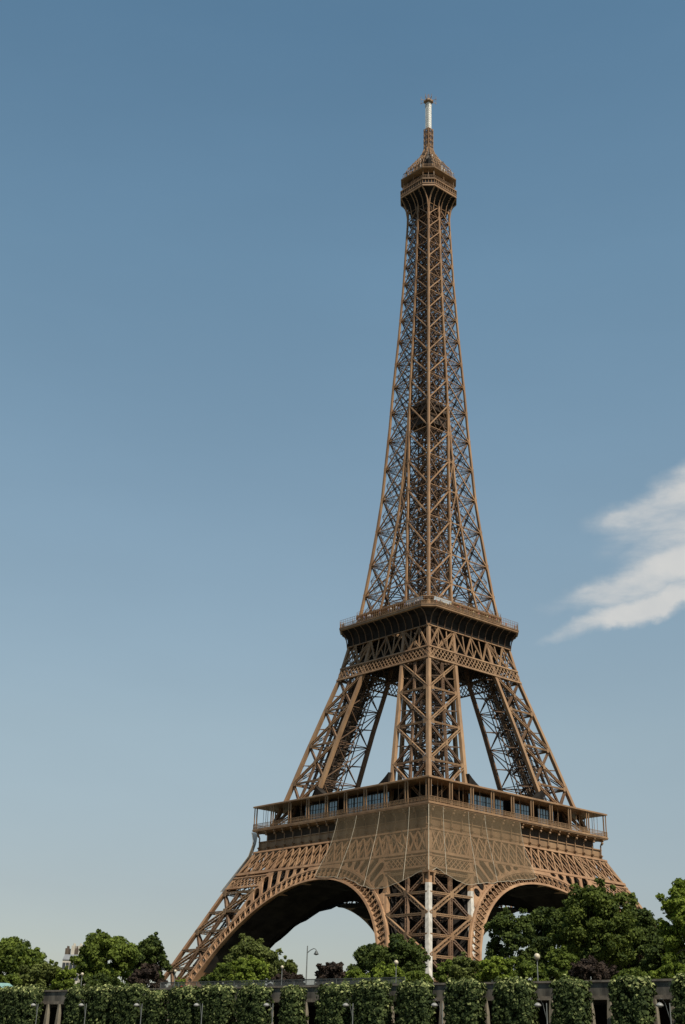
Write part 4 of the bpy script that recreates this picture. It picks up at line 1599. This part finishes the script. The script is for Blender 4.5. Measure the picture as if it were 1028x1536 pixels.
# ------------------------------------------------------------------ clipped hedge columns in front of the wall
HEDGES = [(-14, 57, 1485, 'hedge column cut by the left edge'), (105, 131, 1485, 'hedge column just right of the pair of bare piers'), (133, 172, 1484, 'hedge column under the dense round tree'),
          (174, 216, 1482, 'pale topped hedge column left of the narrow one'), (224, 249, 1491, 'narrow pale topped hedge column under the purple shrub'),
          (259, 299, 1486, 'hedge column below the left tower leg'), (302, 351, 1484, 'hedge column right of the left tower leg'),
          (361, 405, 1484, 'hedge column below the bright feathery shrub'), (426, 457, 1485, 'narrow hedge column left of the bare pier under the street lamp'),
          (479, 528, 1482, 'hedge column right of the bare pier under the street lamp'), (534, 585, 1478, 'hedge column below the small globe lamp'),
          (598, 651, 1478, 'hedge column below the white column foot'), (672, 725, 1475, 'hedge column below the russet shrub'),
          (744, 803, 1474, 'hedge column left of the second dish lamp from the right'), (830, 886, 1474, 'hedge column below the dark purple shrub'),
          (919, 981, 1472, 'hedge column left of the rightmost dish lamp'), (1011, 1070, 1469, 'hedge column cut by the right edge')]
GH = 'clipped hedge columns along the quay wall'
for i, (x0, x1, yt, lb) in enumerate(HEDGES):
    rng = np.random.default_rng(500 + i)
    off = 1.35
    t0_, t1_ = wall_t(x0, off), wall_t(x1, off)
    tc_, hw = (t0_ + t1_) / 2, abs(t1_ - t0_) / 2
    pc_ = wp(tc_, off, 0)
    ztop = at((x0 + x1) / 2, yt, pc_.y - CAM.y).z
    root = tag(empty('hedge_column', (pc_.x, pc_.y, Z_QUAY)), 'tall clipped ' + lb, 'hedge', GH)
    H = ztop - Z_QUAY
    hw = hw - .17
    ncl = int(460 * (hw / 1.4 + .3))
    side = rng.choice(3, ncl, p=[.56, .22, .22])
    u, v_ = rng.uniform(-1, 1, ncl), rng.uniform(-1, 1, ncl)
    zc = rng.uniform(.25, .985, ncl) * H
    topm = rng.uniform(size=ncl) < .16
    X = np.where(side == 0, u, np.where(side == 1, -1, 1))
    Y = np.where(side == 0, 1, v_)
    X = np.where(topm, u, X)
    Y = np.where(topm, v_, Y)
    zc = np.where(topm, H - .12, zc)
    hwv = hw * (1 + .05 * np.sin(zc * 1.1 + i * 2.1) - .02 * np.clip((zc / H - .93) / .07, 0, 1))
    cr = rng.uniform(.13, .27, ncl)
    C3 = np.stack([X * (hwv - cr * .8), Y * (.72 - cr * .6), zc], 1)
    ct = rng.uniform(0, .52, ncl)
    n_ = ncl * 22
    idx = rng.integers(0, ncl, n_)
    e = rng.normal(size=(n_, 3))
    e /= np.linalg.norm(e, axis=1, keepdims=True)
    L3 = C3[idx] + e * (cr[idx] * rng.uniform(.5, 1.15, n_))[:, None]
    L3[:, 2] += np.where(topm[idx], rng.uniform(-.1, .3, n_) * (.5 + .5 * np.sin(L3[:, 0] * 5 + i)), 0)
    # inner mass behind the clumps
    n2 = n_ // 4
    I3 = np.stack([rng.uniform(-1, 1, n2) * hw * .84, rng.uniform(-.5, .5, n2), rng.uniform(.25, .965, n2) * H], 1)
    nI = np.stack([rng.normal(size=n2) * .3, np.ones(n2), rng.normal(size=n2) * .3], 1)
    nO = e + np.stack([X[idx] * .5, Y[idx] * .8, np.where(topm[idx], 1.0, .4)], 1) + rng.normal(size=(n_, 3)) * .5
    A3 = np.concatenate([L3, I3])
    nA = np.concatenate([nO, nI])
    P3 = np.stack([A3[:, 0] * WD.x + A3[:, 1] * WN.x, A3[:, 0] * WD.y + A3[:, 1] * WN.y, A3[:, 2]], 1)
    nr = np.stack([nA[:, 0] * WD.x + nA[:, 1] * WN.x, nA[:, 0] * WD.y + nA[:, 1] * WN.y, nA[:, 2]], 1)
    ti = np.concatenate([ct[idx] + .8 * np.clip((L3[:, 2] / H - .92) / .08, 0, 1) * rng.uniform(.3, 1, n_), np.zeros(n2)])
    ti = np.clip(ti, 0, 1)
    o = leaf_mesh('foliage', P3, nr, .145, ti, 'lf_hedge', rng, 1.6)
    o.parent = root
    # sprigs above the cut top
    b_ = MB()
    for j in range(5):
        x_ = rng.uniform(-.6, .6) * hw
        b_.tube([(WD.x * x_ * .3, WD.y * x_ * .3, 0), (WD.x * x_, WD.y * x_, H * .5), (WD.x * x_ * 1.1, WD.y * x_ * 1.1, H * .96)], [.09, .06, .02], 6)
    b_.build('stem', 'bark', root, smooth=True)

# piers of the wall, tapered, standing where the photo shows them
pier0 = None
piers = [59, 75, 92, 128, 254, 300, 356, 409, 461, 530, 589, 665, 731, 799, 829, 888, 916, 984, 1011, 1064]
b_ = MB()
hz = ZT - 1.13 - Z_QUAY
b_.quadstrip([[(-.34, -.5, 0), (.34, -.5, 0), (.34, .0, 0), (-.34, .0, 0)], [(-.26, -.4, hz * .5), (.26, -.4, hz * .5), (.26, 0, hz * .5), (-.26, 0, hz * .5)],
              [(-.10, -.25, hz + .046), (.10, -.25, hz + .046), (.10, 0.0, hz + .046), (-.10, 0.0, hz + .046)]], cap0=True, cap1=True)
for x in piers:
    if pier0 is None:
        pier0 = o = b_.build('pier', 'pier', wall)
    else:
        o = pier0.copy()
        COL.objects.link(o)
        o.parent = wall
    t_ = wall_t(x, 0)
    o.location = wlocal(wp(t_, -.05, Z_QUAY))
    o.rotation_euler = (0, 0, math.atan2(WD.y, WD.x))
# black sheet behind the covered way, its shade put into the colour
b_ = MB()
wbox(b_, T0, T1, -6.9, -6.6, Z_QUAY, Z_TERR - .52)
b_.build('dark_backing', 'black', wall)

# railing on the parapet
root = tag(empty('parapet_fence', wp(0, -.5, ZT)), 'low dark mesh fence along the top of the promenade wall', 'fence')
b_ = MB()
c_ = MB()
fl = lambda t_, z: Vector(wp(t_, -.5, ZT + z)) - root.location
ta, tb = wall_t(232), wall_t(600)
n_ = int((tb - ta) / 2.0)
for i in range(n_ + 1):
    t_ = ta + (tb - ta) * i / n_
    b_.beam(fl(t_, 0), fl(t_, .42), .06, .06)
for z in (.05, .42):
    b_.beam(fl(ta, z), fl(tb, z), .05, .05)
b_.build('frame', 'lampmetal', root)
c_.quadstrip([[fl(ta, .05), fl(tb, .05)], [fl(ta, .42), fl(tb, .42)]], close=False)
c_.build('mesh_panel', 'fence', root)

# ------------------------------------------------------------------ lamps
GL = [(806, 1435, .20, 'large round globe lamp on a thin post right of the tower'), (594.5, 1444, .16, 'round globe lamp left of the white column'),
      (423.5, 1451, .12, 'small globe lamp under the left arch'), (263, 1457, .12, 'small globe lamp in front of the left tower leg'),
      (123.5, 1461.5, .13, 'small globe lamp in front of the dense round tree')]
for (x, y, r, lb) in GL:
    t_ = wall_t(x, -4)
    p = wp(t_, -4, Z_TERR)
    hd = at(x, y, p.y - CAM.y)
    root = tag(empty('globe_lamp', (hd.x, hd.y, Z_TERR)), lb, 'lamp', 'globe lamps on the promenade')
    H = hd.z - Z_TERR
    b_ = MB()
    b_.tube([(0, 0, 0), (0, 0, .5), (0, 0, .55), (0, 0, H - r)], [.07, .06, .035, .028], 8)
    b_.lathe((0, 0, H - r - .03), [(.03, -.05), (.09, 0), (.06, .05)], 10)
    b_.build('post', 'lampmetal', root, smooth=True)
    g_ = MB()
    g_.lathe((0, 0, H), [(r * math.cos(a), r * math.sin(a)) for a in np.linspace(-1.45, 1.5, 12)], 16)
    g_.build('globe', 'globe', root, smooth=True)

LX = [(50, 'first dish lamp from the left'), (122, 'second dish lamp from the left'), (205, 'third dish lamp from the left'), (295, 'fourth dish lamp from the left'),
      (400, 'middle dish lamp, below the feathery shrub'), (519, 'fourth dish lamp from the right'), (652, 'third dish lamp from the right, below the white column'),
      (807, 'second dish lamp from the right'), (990, 'rightmost dish lamp')]
for (x, lb) in LX:
    off = 3.1
    t_ = wall_t(x, off, 1508)
    p = wp(t_, off, Z_QUAY)
    dist = p.y - CAM.y
    hd = at(x, 1508, dist)
    root = tag(empty('quay_lamp', (hd.x + WD.x * .62, hd.y + WD.y * .62, Z_QUAY)), lb + ', in front of the hedges', 'lamp', 'dish lamps standing on the quay')
    H = hd.z - Z_QUAY
    hx = -.62
    D_ = lambda s_, z: (WD.x * s_, WD.y * s_, z)
    b_ = MB()
    b_.tube([(0, 0, 0), (0, 0, .8), (0, 0, .82), (0, 0, H + .1)], [.09, .08, .04, .03], 8)
    b_.tube([D_(0, H - .9), D_(-.12, H - .45), D_(-.28, H + .1), D_(-.45, H + .32), D_(hx, H + .3), D_(hx, H + .1)], [.022] * 6, 6)
    b_.build('post', 'lampmetal', root, smooth=True)
    g_ = MB()
    g_.lathe(D_(hx, H), [(.02, .13), (.08, .12), (.16, .07), (.215, 0), (.225, -.03), (.18, -.07), (.08, -.11), (.02, -.12)], 16)
    g_.build('lamp_dish', 'dish', root, smooth=True)

# tall street lamp with a swan neck
ds = 182
base = at_ground(461.5, ds, 0)
tp = at(461.5, 1419, ds)
root = tag(empty('street_lamp', (tp.x, tp.y, 0)), 'tall grey street lamp with a curved arm under the left arch', 'street lamp')
H = tp.z
s1 = (at(475, 1427, ds) - at(461.5, 1427, ds)).length
b_ = MB()
b_.tube([(0, 0, 0), (0, 0, 1.2), (0, 0, 1.25), (0, 0, H)], [.16, .15, .10, .07], 8)
b_.tube([(0, 0, H - .85), (s1 * .35, 0, H - .5), (s1 * .7, 0, H - .30), (s1 * .95, 0, H - .38), (s1, 0, H - .6)], [.05] * 5, 6)
b_.build('post', 'lampmetal', root, smooth=True)
b_ = MB()
b_.lathe((s1, 0, H - .85), [(.05, .32), (.14, .25), (.26, 0), (.33, -.08), (.3, -.15), (.05, -.24)], 12)
b_.build('lamp_head', 'lampmetal', root, smooth=True)

# ------------------------------------------------------------------ far building, kiosk, sign
ds = 430
a_ = at(86, 1445, ds)
c_ = at(120, 1445, ds)
ztp = at(103, 1440, ds).z
wdt = (c_ - a_).length
root = tag(empty('apartment_building', ((a_.x + c_.x) / 2, a_.y, 0)), 'pale stone apartment building with chimneys seen between two trees', 'building')
b_ = MB()
b_.box((-wdt * .28, 0, 0), (wdt / 2, 14, ztp))
b_.box((-wdt / 2, 1, 0), (-wdt * .28, 14, ztp - 2.6))
b_.build('wall', 'facade', root)
b_ = MB()
b_.quadstrip([[(-wdt * .29, -.2, ztp), (wdt / 2, -.2, ztp), (wdt / 2, 14, ztp), (-wdt * .29, 14, ztp)],
              [(-wdt * .26, 1.4, ztp + 1.6), (wdt / 2 - .3, 1.4, ztp + 1.6), (wdt / 2 - .3, 12, ztp + 1.6), (-wdt * .26, 12, ztp + 1.6)]], cap0=True, cap1=True)
rf_ = b_.build('roof', 'zinc', root)
for i, x in enumerate((-.22, .05, .22, .34)):
    b_ = MB()
    b_.box((x * wdt - .5, 2, ztp + 1.61), (x * wdt + .5, 5, ztp + 3.4 + (i % 2) * .8))
    for j in range(3):
        b_.lathe((x * wdt, 2.6 + j * .9, ztp + 3.4 + (i % 2) * .8), [(.2, 0), (.16, .7)], 6)
    b_.build('chimney', 'facade' if i % 2 else 'bark', rf_)
for i in range(5):
    for j in range(4):
        b_ = MB()
        x = -wdt * .2 + i * wdt * .155
        z = ztp - 2.6 - j * 3.1
        b_.box((x - .45, -.06, z), (x + .45, .1, z + 1.8))
        b_.build('window', 'window', root)

p = wp(wall_t(2, -5), -5, Z_TERR)
root = tag(empty('kiosk', tuple(p)), 'small kiosk with a pale teal roof at the left edge', 'kiosk')
H = at(4, 1475, p.y - CAM.y).z - Z_TERR
b_ = MB()
b_.box((-1.1, -.8, 0), (1.0, .8, H - .45))
b_.build('body', 'cap', root)
b_ = MB()
b_.quadstrip([[(-1.5, -1.1, H - .5), (1.15, -1.1, H - .5), (1.15, 1.1, H - .5), (-1.5, 1.1, H - .5)], [(-.9, -.3, H), (.5, -.3, H), (.5, .3, H), (-.9, .3, H)]], cap0=True, cap1=True)
b_.build('roof', 'teal', root)

p = at(267.5, 1489, (wp(wall_t(267.5, .15), .15, 0).y - CAM.y))
root = tag(empty('sign_board', (p.x, p.y, p.z - .35)), 'small white sign with red edges fixed to the wall near the left tower leg', 'sign')
b_ = MB()
xx = Vector((WD.x, WD.y, 0))
q = lambda s_, o_, z: Vector((WD.x * s_ + WN.x * o_, WD.y * s_ + WN.y * o_, z))
b_.quadstrip([[q(-.26, 0, .05), q(.26, 0, .05), q(.26, 0, .65), q(-.26, 0, .65)], [q(-.26, .04, .05), q(.26, .04, .05), q(.26, .04, .65), q(-.26, .04, .65)]], cap0=True, cap1=True)
b_.build('panel', 'white', root)
b_ = MB()
for s_ in (-.33, .33):
    b_.quadstrip([[q(s_ - .06, -.02, 0), q(s_ + .06, -.02, 0), q(s_ + .06, -.02, .8), q(s_ - .06, -.02, .8)], [q(s_ - .06, .07, 0), q(s_ + .06, .07, 0), q(s_ + .06, .07, .8), q(s_ - .06, .07, .8)]], cap0=True, cap1=True)
b_.build('frame', 'red', root)


# ------------------------------------------------------------------ visitors on the second floor
def person_mesh(seed, cols):
    rg = random.Random(seed)
    J = [(0, 0, .95, .13), (0, .01, 1.2, .135), (0, .01, 1.40, .12), (0, 0, 1.50, .055), (0, -.01, 1.58, .075), (0, -.01, 1.68, .085),
         (.17, 0, 1.42, .055), (.21, -.03, 1.16, .045), (.17 + rg.uniform(-.04, .05), -.22, 1.08, .032),
         (-.17, 0, 1.42, .055), (-.21, -.03, 1.16, .045), (-.17, -.22, 1.08 + rg.uniform(-.02, .3), .032),
         (.09, 0, .88, .09), (.10, -.01, .48, .06), (.10, .02, .08, .045), (.10, -.12, .04, .035),
         (-.09, 0, .88, .09), (-.10, -.01, .48, .06), (-.10, .02, .08, .045), (-.10, -.12, .04, .035)]
    E_ = [(0, 1), (1, 2), (2, 3), (3, 4), (4, 5), (2, 6), (6, 7), (7, 8), (2, 9), (9, 10), (10, 11), (0, 12), (12, 13), (13, 14), (14, 15), (0, 16), (16, 17), (17, 18), (18, 19)]
    me = bpy.data.meshes.new('person_cage')
    me.from_pydata([j[:3] for j in J], E_, [])
    o = bpy.data.objects.new('person_cage', me)
    COL.objects.link(o)
    md = o.modifiers.new('skin', 'SKIN')
    for v, j in zip(me.skin_vertices[0].data, J):
        v.radius = (j[3], j[3])
    me.skin_vertices[0].data[0].use_root = True
    o.modifiers.new('sub', 'SUBSURF').levels = 1
    dg = bpy.context.evaluated_depsgraph_get()
    res = bpy.data.meshes.new_from_object(o.evaluated_get(dg))
    bpy.data.objects.remove(o)
    res.materials.clear()
    for c in cols:
        res.materials.append(c)
    for p_ in res.polygons:
        z = p_.center.z
        x = abs(p_.center.x)
        p_.material_index = 0 if (.93 < z < 1.47 and x < .235 and p_.center.y > -.1) else (1 if z <= .93 else (2 if not (z > 1.66 or (z > 1.56 and p_.center.y > .02)) else 3))
    return res


shirts = [(.6, .58, .55), (.42, .08, .06), (.08, .14, .32), (.05, .05, .055), (.35, .42, .5), (.55, .45, .2)]
skin_m = mat('skin', (.45, .28, .2), (.38, .23, .16), rough=.6)
hair_m = mat('hair', (.06, .04, .03), (.03, .02, .015), rough=.7)
jean_m = mat('trousers', (.06, .07, .11), (.04, .045, .07), rough=.8)
pms = [person_mesh(i, [mat('shirt', c, tuple(x * .85 for x in c), rough=.8), jean_m, skin_m, hair_m]) for i, c in enumerate(shirts)]
rg = random.Random(5)
for i in range(64):
    k = 0 if i % 2 else 3
    s_ = rg.uniform(-17.2, 17.2)
    loc = ROT @ fp(k, s_, rg.uniform(19.2, 20.1), 116.1)
    o = bpy.data.objects.new('person', pms[i % 6])
    COL.objects.link(o)
    o.location = loc
    o.rotation_euler = (0, 0, math.pi / 4 + (0 if k == 0 else -math.pi / 2) + rg.uniform(-.7, .7))
    sc_ = rg.uniform(.93, 1.06)
    o.scale = (sc_, sc_, sc_)
    tag(o, 'distant visitor in everyday clothes standing at the second floor railing of the tower', 'person', 'visitors along the second floor railing')
